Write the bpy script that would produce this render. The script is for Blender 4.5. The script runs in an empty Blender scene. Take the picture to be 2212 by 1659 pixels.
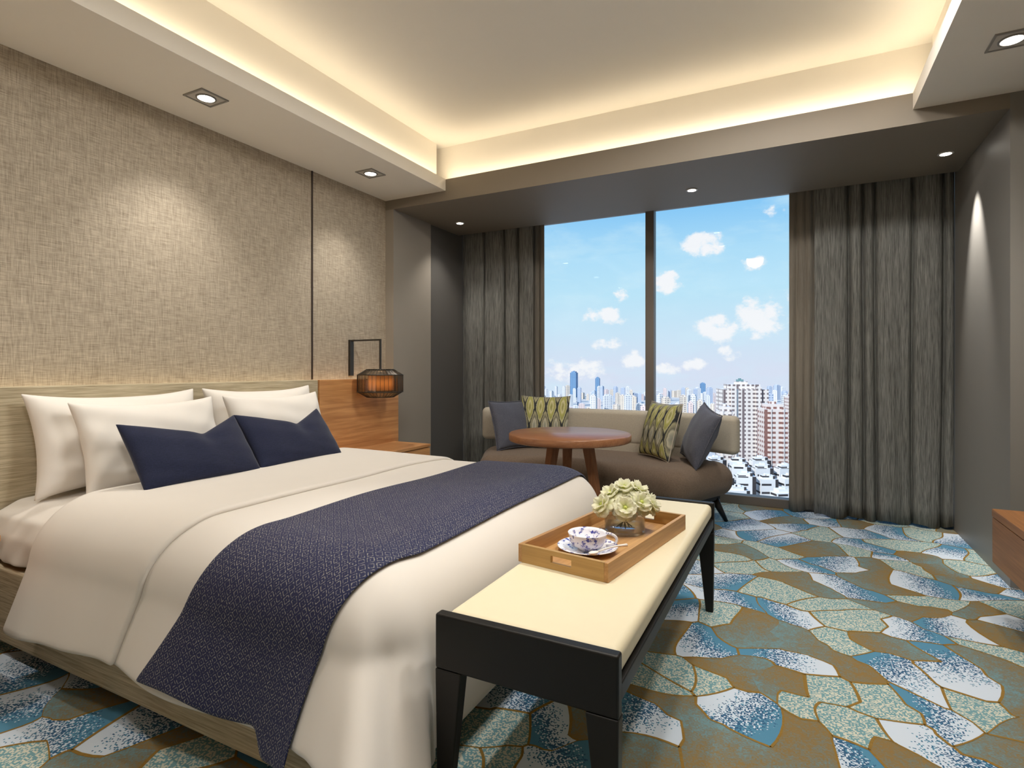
import bpy, bmesh, math, random
import numpy as np
from mathutils import Vector, Matrix
PI = math.pi
S = bpy.context.scene
C = S.collection
random.seed(7)

# ------------------------------------------------------------------ camera
F_PX, CX, HZ, CAMH, YAW = 1207.0, 1106.0, 798.0, 1.10, math.radians(27.03)
FW = (-math.sin(YAW), math.cos(YAW))
RT = (math.cos(YAW), math.sin(YAW))
cam = bpy.data.objects.new('camera', bpy.data.cameras.new('camera'))
C.objects.link(cam)
cam.location = (0, 0, CAMH)
cam.rotation_euler = (PI / 2, 0, YAW)
cam.data.sensor_width = 36.0
cam.data.lens = F_PX / 2212.0 * 36.0
cam.data.shift_y = -(829.5 - HZ) / 2212.0
cam.data.clip_start = 0.05
cam.data.clip_end = 9000
S.camera = cam


def on_plane(px, py, z):
    """point at height z seen at a place of the photograph"""
    fwd = F_PX * (CAMH - z) / (py - HZ)
    lat = (px - CX) / F_PX * fwd
    return (fwd * FW[0] + lat * RT[0], fwd * FW[1] + lat * RT[1])


def at_depth(px, d):
    lat = (px - CX) / F_PX * d
    return (d * FW[0] + lat * RT[0], d * FW[1] + lat * RT[1])


# ------------------------------------------------------------------ colours and node helpers
def lin(c):
    def f(v):
        v /= 255.0
        return v / 12.92 if v <= 0.04045 else ((v + 0.055) / 1.055) ** 2.4
    return (f(c[0]), f(c[1]), f(c[2]), 1.0)


class NT:
    def __init__(s, name, world=False):
        if world:
            s.m = bpy.data.worlds.new(name)
        else:
            s.m = bpy.data.materials.new(name)
        s.m.use_nodes = True
        s.t = s.m.node_tree
        s.t.nodes.clear()
        s.out = s.t.nodes.new('ShaderNodeOutputWorld' if world else 'ShaderNodeOutputMaterial')

    def n(s, typ, ins=None, **kw):
        nd = s.t.nodes.new('ShaderNode' + typ)
        for k, v in kw.items():
            setattr(nd, k, v)
        if ins:
            for k, v in ins.items():
                sock = nd.inputs[k]
                if isinstance(v, bpy.types.NodeSocket):
                    s.t.links.new(v, sock)
                else:
                    sock.default_value = v
        return nd

    def math(s, op, a, b=None, c=None, clamp=False):
        nd = s.t.nodes.new('ShaderNodeMath')
        nd.operation = op
        nd.use_clamp = clamp
        for i, v in enumerate((a, b, c)):
            if v is None:
                continue
            if isinstance(v, bpy.types.NodeSocket):
                s.t.links.new(v, nd.inputs[i])
            else:
                nd.inputs[i].default_value = v
        return nd.outputs[0]

    def vmath(s, op, a, b=None):
        nd = s.t.nodes.new('ShaderNodeVectorMath')
        nd.operation = op
        for i, v in enumerate((a, b)):
            if v is None:
                continue
            if isinstance(v, bpy.types.NodeSocket):
                s.t.links.new(v, nd.inputs[i])
            else:
                nd.inputs[i].default_value = v
        return nd.outputs['Value'] if op in ('DOT_PRODUCT', 'LENGTH') else nd.outputs[0]

    def mix(s, fac, a, b):
        nd = s.t.nodes.new('ShaderNodeMix')
        nd.data_type = 'RGBA'
        for i, v in ((0, fac), (6, a), (7, b)):
            if isinstance(v, bpy.types.NodeSocket):
                s.t.links.new(v, nd.inputs[i])
            else:
                nd.inputs[i].default_value = v
        return nd.outputs[2]

    def ramp(s, fac, stops, interp='LINEAR'):
        nd = s.t.nodes.new('ShaderNodeValToRGB')
        nd.color_ramp.interpolation = interp
        el = nd.color_ramp.elements
        while len(el) > 1:
            el.remove(el[-1])
        el[0].position = stops[0][0]
        el[0].color = stops[0][1]
        for p, c in stops[1:]:
            e = el.new(p)
            e.color = c
        s.t.links.new(fac, nd.inputs[0])
        return nd.outputs[0]

    def coord(s, kind='Object', scale=(1, 1, 1), rot=(0, 0, 0)):
        tc = s.n('TexCoord')
        mp = s.n('Mapping', {'Vector': tc.outputs[kind], 'Scale': scale, 'Rotation': rot})
        return mp.outputs[0]

    def noise(s, vec, scale, detail=2.0, rough=0.5, dist=0.0):
        return s.n('TexNoise', {'Vector': vec, 'Scale': scale, 'Detail': detail, 'Roughness': rough, 'Distortion': dist}).outputs[0]

    def bump(s, height, strength=0.3, dist=0.01):
        return s.n('Bump', {'Height': height, 'Strength': strength, 'Distance': dist}).outputs[0]

    def finish(s, color, rough=0.6, normal=None, metal=0.0, spec=0.5, sheen=0.0, emit=None, es=0.0):
        ins = {'Base Color': color, 'Roughness': rough, 'Metallic': metal, 'Specular IOR Level': spec, 'Sheen Weight': sheen}
        if normal is not None:
            ins['Normal'] = normal
        if emit is not None:
            ins['Emission Color'] = emit
            ins['Emission Strength'] = es
        p = s.n('BsdfPrincipled', ins)
        s.t.links.new(p.outputs[0], s.out.inputs[0])
        return s.m


def m_plain(name, rgb, rough=0.6, var=0.04, scale=8.0, spec=0.5, metal=0.0, bump=0.0, bscale=200.0, sheen=0.0):
    t = NT(name)
    v = t.coord()
    nz = t.noise(v, scale, 3)
    a = lin(rgb)
    lo = tuple(c * (1 - var) for c in a[:3]) + (1,)
    hi = tuple(min(1, c * (1 + var)) for c in a[:3]) + (1,)
    col = t.mix(nz, lo, hi)
    nrm = t.bump(t.noise(v, bscale, 2), bump, 0.002) if bump else None
    return t.finish(col, rough, nrm, metal, spec, sheen)


def m_wood(name, a, b, axis=1, scale=1.0, rough=0.42):
    t = NT(name)
    sc = [26.0, 26.0, 26.0]
    sc[axis] = 1.6
    v = t.coord('Object', tuple(q * scale for q in sc))
    big = t.noise(v, 1.0, 4, 0.6, 0.6)
    sc2 = [120.0, 120.0, 120.0]
    sc2[axis] = 4.0
    v2 = t.coord('Object', tuple(q * scale for q in sc2))
    fine = t.noise(v2, 1.0, 2)
    f = t.math('ADD', t.math('MULTIPLY', big, 0.75), t.math('MULTIPLY', fine, 0.35))
    col = t.ramp(f, [(0.3, lin(a)), (0.75, lin(b))])
    return t.finish(col, rough, t.bump(fine, 0.05, 0.001), 0, 0.4)


def m_weave(name, a, b, sx, sz, axes=(1, 2), rough=0.85, strength=0.35, thick=0.0015, contrast=(0.3, 0.7), sheen=0.0):
    """two crossing sets of threads; sx, sz are thread frequencies"""
    t = NT(name)
    def stretched(long_axis, freq):
        sc = [freq, freq, freq]
        sc[long_axis] = freq * 0.045
        return t.noise(t.coord('Object', tuple(sc)), 1.0, 2, 0.6)
    h = stretched(axes[0], sx)
    v = stretched(axes[1], sz)
    f = t.math('ADD', t.math('MULTIPLY', h, 0.5), t.math('MULTIPLY', v, 0.5))
    col = t.ramp(f, [(contrast[0], lin(a)), (contrast[1], lin(b))])
    return t.finish(col, rough, t.bump(f, strength, thick), 0, 0.25, sheen)


def m_streak(name, a, b, axis, freq, rough=0.85, strength=0.3, contrast=(0.32, 0.68), ratio=.03):
    t = NT(name)
    sc = [freq, freq, freq]
    sc[axis] = freq * ratio
    f1 = t.noise(t.coord('Object', tuple(sc)), 1.0, 3, 0.6)
    sc2 = [freq * .3] * 3
    sc2[axis] = freq * ratio * .3
    f2 = t.noise(t.coord('Object', tuple(sc2)), 1.0, 3, 0.6)
    f = t.math('ADD', t.math('MULTIPLY', f1, 0.65), t.math('MULTIPLY', f2, 0.35))
    col = t.ramp(f, [(contrast[0], lin(a)), (contrast[1], lin(b))])
    return t.finish(col, rough, t.bump(f, strength, 0.0015), 0, 0.25)


def m_emit(name, rgb, strength):
    t = NT(name)
    e = t.n('Emission', {'Color': lin(rgb), 'Strength': strength})
    t.t.links.new(e.outputs[0], t.out.inputs[0])
    return t.m


def m_clear(name, tint, gloss=0.06, rough=0.02):
    t = NT(name)
    tr = t.n('BsdfTransparent', {'Color': tint})
    gl = t.n('BsdfGlossy', {'Color': (1, 1, 1, 1), 'Roughness': rough})
    fr = t.n('Fresnel', {'IOR': 1.35})
    fac = t.math('ADD', t.math('MULTIPLY', fr.outputs[0], 0.6), gloss, clamp=True)
    mx = t.n('MixShader', {0: fac, 1: tr.outputs[0], 2: gl.outputs[0]})
    t.t.links.new(mx.outputs[0], t.out.inputs[0])
    return t.m


# ------------------------------------------------------------------ mesh helpers
class MB:
    def __init__(s):
        s.v, s.f, s.uv, s.mi = [], [], None, []

    def add(s, verts, faces, mat=0):
        o = len(s.v)
        s.v += [tuple(p) for p in verts]
        s.f += [tuple(i + o for i in q) for q in faces]
        s.mi += [mat] * len(faces)
        return s

    def box(s, x0, x1, y0, y1, z0, z1, mat=0):
        v = [(x0, y0, z0), (x1, y0, z0), (x1, y1, z0), (x0, y1, z0), (x0, y0, z1), (x1, y0, z1), (x1, y1, z1), (x0, y1, z1)]
        f = [(3, 2, 1, 0), (4, 5, 6, 7), (0, 1, 5, 4), (1, 2, 6, 5), (2, 3, 7, 6), (3, 0, 4, 7)]
        return s.add(v, f, mat)

    def hexa(s, lo, hi):
        """lo, hi: four points each, same winding"""
        f = [(3, 2, 1, 0), (4, 5, 6, 7), (0, 1, 5, 4), (1, 2, 6, 5), (2, 3, 7, 6), (3, 0, 4, 7)]
        return s.add(list(lo) + list(hi), f)

    def prism(s, pts, z0, z1):
        n = len(pts)
        v = [(x, y, z0) for x, y in pts] + [(x, y, z1) for x, y in pts]
        f = [tuple(range(n - 1, -1, -1)), tuple(range(n, 2 * n))] + [(i, (i + 1) % n, (i + 1) % n + n, i + n) for i in range(n)]
        return s.add(v, f)

    def lathe(s, prof, n=32, center=(0, 0, 0), closed=False):
        """prof: (r, z) list"""
        v, f = [], []
        m = len(prof)
        for k in range(n):
            a = 2 * PI * k / n
            for r, z in prof:
                v.append((center[0] + r * math.cos(a), center[1] + r * math.sin(a), center[2] + z))
        for k in range(n):
            k2 = (k + 1) % n
            for i in range(m - 1 + (1 if closed else 0)):
                i2 = (i + 1) % m
                f.append((k * m + i, k2 * m + i, k2 * m + i2, k * m + i2))
        s.add(v, f)
        o = len(s.v) - len(v)
        if not closed:
            for idx, rev in ((0, True), (m - 1, False)):
                if prof[idx][0] > 1e-5:
                    ring = [o + k * m + idx for k in range(n)]
                    s.f.append(tuple(reversed(ring)) if rev else tuple(ring))
                    s.mi.append(0)
        return s

    def tube(s, pts, r, n=10, cap=True):
        pts = [Vector(p) for p in pts]
        rs = r if isinstance(r, (list, tuple)) else [r] * len(pts)
        up = Vector((0, 0, 1))
        v, f = [], []
        prev = None
        for i, p in enumerate(pts):
            d = (pts[min(i + 1, len(pts) - 1)] - pts[max(i - 1, 0)]).normalized()
            if prev is None:
                a = d.cross(up)
                if a.length < 1e-3:
                    a = d.cross(Vector((1, 0, 0)))
            else:
                a = prev - d * prev.dot(d)
            a.normalize()
            prev = a
            b = d.cross(a)
            for k in range(n):
                t = 2 * PI * k / n
                v.append(p + (a * math.cos(t) + b * math.sin(t)) * rs[i])
        for i in range(len(pts) - 1):
            for k in range(n):
                k2 = (k + 1) % n
                f.append((i * n + k, i * n + k2, (i + 1) * n + k2, (i + 1) * n + k))
        if cap:
            f.append(tuple(range(n - 1, -1, -1)))
            f.append(tuple(range((len(pts) - 1) * n, len(pts) * n)))
        return s.add(v, f)

    def grid(s, P, wrap=False, uv=None):
        """P: array (na, nb, 3)"""
        na, nb = P.shape[0], P.shape[1]
        v = [tuple(float(q) for q in P[i, j]) for i in range(na) for j in range(nb)]
        f = []
        for i in range(na - 1):
            for j in range(nb - (0 if wrap else 1)):
                j2 = (j + 1) % nb
                f.append((i * nb + j, (i + 1) * nb + j, (i + 1) * nb + j2, i * nb + j2))
        s.add(v, f)
        if uv is not None:
            s.uv = [tuple(uv[i, j]) for i in range(na) for j in range(nb)]
        return s

    def build(s, name, mats, parent=None, smooth=False, bevel=0.0, seg=3, subsurf=0, solid=0.0, origin=None, angle=35, flip=False, local=False, fix=False):
        if not isinstance(mats, (list, tuple)):
            mats = [mats]
        o3 = Vector(origin) if origin else Vector((0, 0, 0))
        if origin is None and parent is not None and parent.get('_w'):
            o3 = parent['_o']
            o3 = Vector((o3[0], o3[1], o3[2]))
        if local:
            o3 = Vector((0, 0, 0))
        me = bpy.data.meshes.new(name)
        me.from_pydata([(p[0] - o3[0], p[1] - o3[1], p[2] - o3[2]) for p in s.v], [], [tuple(reversed(q)) for q in s.f] if flip else s.f)
        for m in mats:
            me.materials.append(m)
        for p, k in zip(me.polygons, s.mi):
            p.material_index = k
            p.use_smooth = smooth
        if s.uv is not None:
            ul = me.uv_layers.new(name='UVMap')
            for lp in me.loops:
                ul.data[lp.index].uv = s.uv[lp.vertex_index]
        me.update()
        if fix:
            bm = bmesh.new()
            bm.from_mesh(me)
            bmesh.ops.recalc_face_normals(bm, faces=bm.faces)
            bm.to_mesh(me)
            bm.free()
        o = bpy.data.objects.new(name, me)
        C.objects.link(o)
        if parent is not None:
            o.parent = parent
        elif origin:
            o.location = origin
        if solid:
            md = o.modifiers.new('thickness', 'SOLIDIFY')
            md.thickness = solid
            md.offset = 0.0
        if bevel:
            md = o.modifiers.new('bevel', 'BEVEL')
            md.width = bevel
            md.segments = seg
            md.limit_method = 'ANGLE'
            md.angle_limit = math.radians(angle)
            for p in me.polygons:
                p.use_smooth = True
            try:
                md.harden_normals = True
            except Exception:
                pass
        if subsurf:
            md = o.modifiers.new('subdivision', 'SUBSURF')
            md.levels = subsurf
            md.render_levels = subsurf
        return o


def tag(o, label=None, cat=None, group=None, kind=None):
    if label:
        o['label'] = label
    if cat:
        o['category'] = cat
    if group:
        o['group'] = group
    if kind:
        o['kind'] = kind
    return o


def thing(name, loc, label, cat, group=None, rotz=0.0, world=True):
    """an Empty at the base of a thing; parts are then given in world coordinates unless world is False"""
    o = bpy.data.objects.new(name, None)
    C.objects.link(o)
    o.location = loc
    o.rotation_euler = (0, 0, rotz)
    o.empty_display_size = 0.05
    if world:
        o['_w'] = 1
        o['_o'] = tuple(loc)
    return tag(o, label, cat, group)


def copy_tree(o, parent=None):
    c = o.copy()
    C.objects.link(c)
    if parent is not None:
        c.parent = parent
    for ch in list(o.children):
        copy_tree(ch, c)
    return c


def struct(o):
    o['kind'] = 'structure'
    return o


# ------------------------------------------------------------------ materials
M = {}
M['ceil'] = m_plain('ceiling_paint', (242, 237, 228), 0.75, 0.01)
M['taupe'] = m_plain('taupe_paint', (128, 118, 105), 0.6, 0.02)
M['panel'] = m_plain('lamplit_taupe_panel', (150, 141, 129), 0.6, 0.02)  # paler than the plain taupe; lamp light on the panel put into its colour
M['grey_wall'] = m_plain('grey_panel', (128, 124, 118), 0.45, 0.02)
M['grey_dark'] = m_plain('dark_grey_panel', (92, 89, 85), 0.45, 0.02)
M['plain_wall'] = m_plain('wall_paint', (196, 184, 166), 0.7, 0.02)
M['linen_wall'] = m_weave('woven_wallcovering', (132, 120, 104), (200, 187, 167), 320, 360, (1, 2), 0.75, 0.45, 0.002, (0.32, 0.68))
M['grass'] = m_streak('grasscloth', (150, 136, 108), (216, 204, 176), 1, 230, 0.8, 0.4)
M['dark_line'] = m_plain('dark_bronze_trim', (52, 38, 28), 0.5, 0.05)
M['wood_y'] = m_wood('oak_veneer', (164, 108, 62), (220, 166, 110), 1)
M['wood_t'] = m_wood('table_wood', (128, 82, 54), (172, 122, 86), 0, 1.0, 0.3)
M['wood_leg'] = m_wood('leg_wood', (126, 80, 50), (170, 116, 78), 2)
M['wood_tray'] = m_wood('tray_wood', (150, 106, 62), (206, 162, 108), 1)
M['wood_trayx'] = m_wood('tray_wood_end', (158, 122, 70), (206, 168, 108), 0)
M['wood_cab'] = m_wood('cabinet_wood', (118, 76, 42), (172, 120, 74), 1)
M['black'] = m_plain('black_lacquer', (25, 23, 21), 0.42, 0.1, spec=0.35)
M['bronze'] = m_plain('dark_bronze_metal', (70, 66, 60), 0.4, 0.05, metal=0.7)
M['steel'] = m_plain('brushed_metal', (150, 148, 145), 0.35, 0.04, metal=0.8)
M['leather'] = m_plain('cream_leather', (230, 218, 186), 0.45, 0.02, 30, bump=0.06, bscale=500)
M['white_linen'] = m_plain('white_cotton', (226, 219, 210), 0.75, 0.015, 10, spec=0.3, sheen=0.1)
M['pillow'] = m_plain('white_pillow_cotton', (236, 230, 222), 0.75, 0.01, 10, spec=0.3, sheen=0.1)
M['navy'] = m_weave('navy_linen', (20, 25, 46), (38, 44, 72), 500, 500, (1, 2), 0.9, 0.3, 0.001, (0.3, 0.7), 0.15)
M['slate'] = m_weave('slate_linen', (66, 68, 80), (104, 106, 118), 420, 420, (0, 2), 0.9, 0.3, 0.001, (0.3, 0.7), 0.15)
M['sofa_seat'] = m_plain('brown_boucle', (112, 96, 82), 0.9, 0.38, 130, spec=0.2, bump=0.5, bscale=260, sheen=0.1)
M['sofa_back'] = m_plain('beige_boucle', (190, 181, 165), 0.9, 0.2, 150, spec=0.2, bump=0.4, bscale=260, sheen=0.1)
M['grass_x'] = m_streak('grasscloth_base', (146, 130, 104), (214, 200, 172), 0, 230, 0.8, 0.4)
M['curtain'] = m_streak('charcoal_drapery', (60, 60, 58), (148, 147, 141), 2, 300, 0.85, 0.3)
M['sheer'] = m_streak('taupe_sheer', (112, 104, 93), (138, 130, 118), 2, 260, 0.8, 0.2)
M['frame'] = m_plain('window_frame_metal', (112, 104, 96), 0.45, 0.03, metal=0.2)
M['pane'] = m_clear('window_glass', (0.97, 0.985, 0.99, 1), 0.0)
M['glass'] = m_clear('clear_glass', (0.98, 0.99, 0.99, 1), 0.02)
M['water'] = m_clear('water', (0.80, 0.90, 0.98, 1), 0.06)
M['smoke'] = m_clear('amber_smoked_glass', (0.82, 0.76, 0.68, 1), 0.05, 0.15)
M['led'] = m_emit('warm_led', (255, 236, 202), 19.0)
M['led_body'] = m_plain('led_profile', (200, 198, 192), 0.6)
M['led_head'] = m_emit('headboard_led', (255, 234, 194), 6.0)
M['lamp_disc'] = m_emit('downlight_lens', (255, 246, 232), 14.0)
t_ = NT('amber_frosted_glass')
t_.t.links.new(t_.n('BsdfTranslucent', {'Color': lin((222, 186, 146))}).outputs[0], t_.out.inputs[0])
M['frost'] = t_.m
M['bulb'] = m_emit('warm_bulb', (255, 224, 184), 9.0)


def m_runner():
    t = NT('runner_brocade')
    uv = t.n('TexCoord').outputs['UV']
    nz = t.n('TexNoise', {'Vector': uv, 'Scale': 22.0, 'Detail': 2.0})
    w = t.vmath('ADD', uv, t.vmath('SCALE', nz.outputs[1]))
    w.node.inputs[1].default_value = (0, 0, 0)
    s = t.n('SeparateXYZ', {0: uv})
    def tri(sock, n):
        f = t.math('FRACT', t.math('MULTIPLY', sock, n))
        return t.math('ABSOLUTE', t.math('SUBTRACT', f, 0.5))
    d = t.math('ADD', tri(s.outputs[0], 34.0), tri(s.outputs[1], 34.0))
    rings = t.math('FRACT', t.math('MULTIPLY', d, 3.0))
    brk = t.noise(uv, 160.0, 2)
    k = t.math('GREATER_THAN', t.math('ADD', rings, t.math('MULTIPLY', brk, 1.3)), 1.50)
    big = t.noise(uv, 14.0, 3)
    k2 = t.math('MULTIPLY', k, t.math('ADD', 0.35, t.math('MULTIPLY', big, 0.8)), clamp=True)
    col = t.mix(k2, lin((20, 26, 66)), lin((158, 154, 144)))
    return t.finish(col, 0.7, t.bump(k, 0.25, 0.001), 0, 0.4, 0.1)


def m_ikat():
    t = NT('ogee_pattern_fabric')
    s = t.n('SeparateXYZ', {0: t.n('TexCoord').outputs['UV']})
    nz = t.noise(t.coord('UV'), 18.0, 2)
    u = t.math('ADD', s.outputs[0], t.math('MULTIPLY', nz, 0.03))
    cu = t.math('COSINE', t.math('MULTIPLY', u, 2 * PI * 4.5))
    cv = t.math('COSINE', t.math('MULTIPLY', s.outputs[1], 2 * PI * 1.3))
    val = t.math('ADD', cu, cv)
    nrm = t.math('MULTIPLY_ADD', val, 0.25, 0.5)
    col = t.ramp(nrm, [(0.0, lin((150, 150, 138))), (0.14, lin((196, 190, 166))), (0.22, lin((120, 118, 104))), (0.40, lin((170, 164, 132))),
                       (0.46, lin((58, 60, 60))), (0.52, lin((58, 60, 60))), (0.58, lin((196, 190, 150))), (0.68, lin((158, 156, 96))),
                       (0.82, lin((176, 172, 100))), (0.9, lin((206, 200, 158))), (1.0, lin((150, 148, 84)))])
    return t.finish(col, 0.85, t.bump(t.noise(t.coord('UV'), 300.0, 2), 0.2, 0.001), 0, 0.2)


def m_china():
    t = NT('blue_and_white_china')
    v = t.coord('Object')
    a = t.noise(v, 42.0, 4, 0.65)
    b = t.noise(v, 110.0, 3, 0.6)
    m1 = t.ramp(a, [(0.53, (0, 0, 0, 1)), (0.58, (1, 1, 1, 1))])
    m2 = t.ramp(b, [(0.45, (0.2, 0.2, 0.2, 1)), (0.55, (1, 1, 1, 1))])
    f = t.math('MULTIPLY', m1, m2)
    col = t.mix(f, lin((242, 240, 244)), lin((62, 66, 150)))
    return t.finish(col, 0.15, None, 0, 0.5)


M['runner'] = m_runner()
M['ikat'] = m_ikat()
M['china'] = m_china()
M['tea'] = m_plain('blue_glaze', (205, 208, 235), 0.2)

# ------------------------------------------------------------------ the room shell
XL, XR, YB, YF = -3.04, 1.04, -1.1, 3.65      # left wall, right wall, rear wall, front of the window recess
AL, AR = -2.956, 0.957                         # side walls of the recess
ZD, ZL, ZC, ZS = 2.495, 2.584, 2.874, 2.417    # dropped ceiling, top of its lip, upper ceiling, recess ceiling
LX, RX, SB = -2.444, 0.554, 0.085              # cove lips, set-back of the cove face

struct(MB().box(XL - .2, XL, YB - .2, YF, 0, ZC + .1).build('wall_left', M['linen_wall']))
struct(MB().box(XR, XR + .2, YB - .2, YF, 0, ZC + .1).build('wall_right', M['taupe']))
struct(MB().box(XL - .2, XR + .2, YB - .2, YB, 0, ZC + .1).build('wall_back', M['plain_wall']))
struct(MB().box(XL - .2, XR + .2, YB - .2, YF + SB, ZC, ZC + .15).build('ceiling', M['ceil']))
struct(MB().box(XL, LX, YB, YF, ZD, ZL).box(XL, LX - SB, YB, YF, ZL, ZC).build('trim_1', M['ceil']))      # left dropped ceiling
struct(MB().box(RX, XR, YB, YF, ZD, ZL).box(RX + SB, XR, YB, YF, ZL, ZC).build('trim_2', M['ceil']))      # right dropped ceiling
struct(MB().box(LX, RX, YB, -0.3, ZD, ZL).box(LX - SB, RX + SB, YB, -0.3 - SB, ZL, ZC).build('trim_3', M['ceil']))
struct(MB().box(XL, AR, YF, 4.66, ZS, ZL).build('trim_4', M['taupe']))                                     # beam over the recess
struct(MB().box(XL - .2, XR + .2, YF + SB, YF + SB + .1, ZL, ZC + .15).build('trim_5', M['ceil']))
struct(MB().box(XL - .2, XR + .2, YF + SB + .1, 5.1, ZL, ZC + .15).build('trim_6', M['ceil']))
w = MB().box(XL - .2, AL, YF, 4.175, 0, ZS).box(XL - .2, AL - .015, 4.175, 5.08, 0, ZL, 1)
struct(w.build('wall_recess_left', [M['panel'], M['grey_dark']]))
w = MB().box(AR, XR + .2, YF, 5.08, 0, ZL)
struct(w.build('wall_recess_right', M['grey_wall']))
struct(MB().box(XL + .0005, XL + .006, 2.855, 2.867, 1.03, ZD).build('trim_7', M['dark_line']))

# window: frame, mullion, two panes
win = bpy.data.objects.new('window_1', None)
C.objects.link(win)
win.location = (-1.15, 4.95, 0)
win['_w'] = 1
win['_o'] = (-1.15, 4.95, 0)
struct(win)
fr = MB().box(AL, AR, 4.90, 5.0, 0.0, .072).box(AL, AR, 4.90, 5.0, 2.50, 2.584)
fr.box(AL, AL + .06, 4.90, 5.0, .072, 2.5).box(AR - .06, AR, 4.90, 5.0, .072, 2.5)
fr.build('frame', M['frame'], win, bevel=.004)
MB().box(-1.19, -1.115, 4.91, 5.0, .072, 2.5).build('mullion', M['frame'], win, bevel=.006)
MB().box(AL + .06, -1.19, 4.955, 4.961, .072, 2.5).build('pane', M['pane'], win)
MB().box(-1.115, AR - .06, 4.955, 4.961, .072, 2.5).build('pane', M['pane'], win)

# cove LED strips lying in the troughs
def led(name, x0, x1, y0, y1, z, label, mat='led'):
    bx = MB().box(x0, x1, y0, y1, z, z + .004)
    bx.mi = [1, 0, 1, 1, 1, 1]
    o = bx.build(name, [M[mat], M['led_body']], origin=((x0 + x1) / 2, (y0 + y1) / 2, z))
    tag(o, label, 'led strip', 'warm LED strips hidden in the ceiling cove')
led('led_strip', LX - .042, LX - .022, -0.25, YF - .02, ZL + .001, 'warm LED strip hidden in the cove above the headboard wall')
led('led_strip', RX + .022, RX + .042, -0.25, YF - .02, ZL + .001, 'warm LED strip hidden in the cove above the wooden cabinet side')
led('led_strip', LX - .03, RX + .03, YF + .020, YF + .040, ZL + .001, 'warm LED strip hidden in the cove above the window recess')

# ------------------------------------------------------------------ carpet: traced pattern of cells
def m_carpet():
    t = NT('patterned_carpet')
    uv = t.n('SeparateXYZ', {0: t.n('TexCoord').outputs['UV']})
    kind, g = uv.outputs[0], uv.outputs[1]
    pos = t.n('NewGeometry').outputs['Position']
    q = t.n('VectorMath', {0: pos, 1: (.0046, .0046, 1.0)}, operation='SNAP').outputs[0]
    wn = t.n('TexWhiteNoise', {'Vector': q}, noise_dimensions='3D').outputs[0]
    wn2 = t.n('TexWhiteNoise', {'Vector': t.vmath('ADD', q, (3.3, 7.1, 0))}, noise_dimensions='3D').outputs[0]
    soft = t.noise(pos, 26.0, 5, 0.7)
    # speckled cream and teal
    a = t.mix(t.math('GREATER_THAN', wn, t.math('MULTIPLY_ADD', g, 0.45, 0.22)), lin((203, 204, 188)), lin((114, 154, 160)))
    # white dissolving into blue
    gg = t.math('MULTIPLY_ADD', t.math('SUBTRACT', g, 0.5), 1.5, 0.5, clamp=True)
    bl = t.mix(t.math('LESS_THAN', wn2, t.math('SUBTRACT', 1.0, t.math('ABSOLUTE', t.math('MULTIPLY_ADD', gg, 2.0, -1.0)))), lin((84, 136, 164)), lin((54, 94, 128)))
    b = t.mix(t.math('LESS_THAN', wn, gg), bl, lin((204, 215, 227)))
    # ochre blending into grey teal
    cg = t.math('ADD', t.math('MULTIPLY', g, 0.8), t.math('MULTIPLY_ADD', soft, 1.3, -0.55), clamp=True)
    cg2 = t.math('ADD', t.math('MULTIPLY', cg, 0.68), t.math('MULTIPLY', wn, 0.32))
    c = t.ramp(cg2, [(0.12, lin((108, 142, 148))), (0.40, lin((116, 122, 112))), (0.66, lin((130, 112, 76))), (0.95, lin((140, 110, 62)))])
    ab = t.mix(t.math('GREATER_THAN', kind, 0.25), a, b)
    col = t.mix(t.math('GREATER_THAN', kind, 0.75), ab, c)
    fib = t.noise(pos, 900.0, 1)
    return t.finish(col, 0.95, t.bump(fib, 0.3, 0.002), 0, 0.1, 0.05)


M['carpet'] = m_carpet()
M['carpet_line'] = m_plain('carpet_outline', (140, 110, 54), 0.95, 0.2, 120, spec=0.1)


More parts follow.
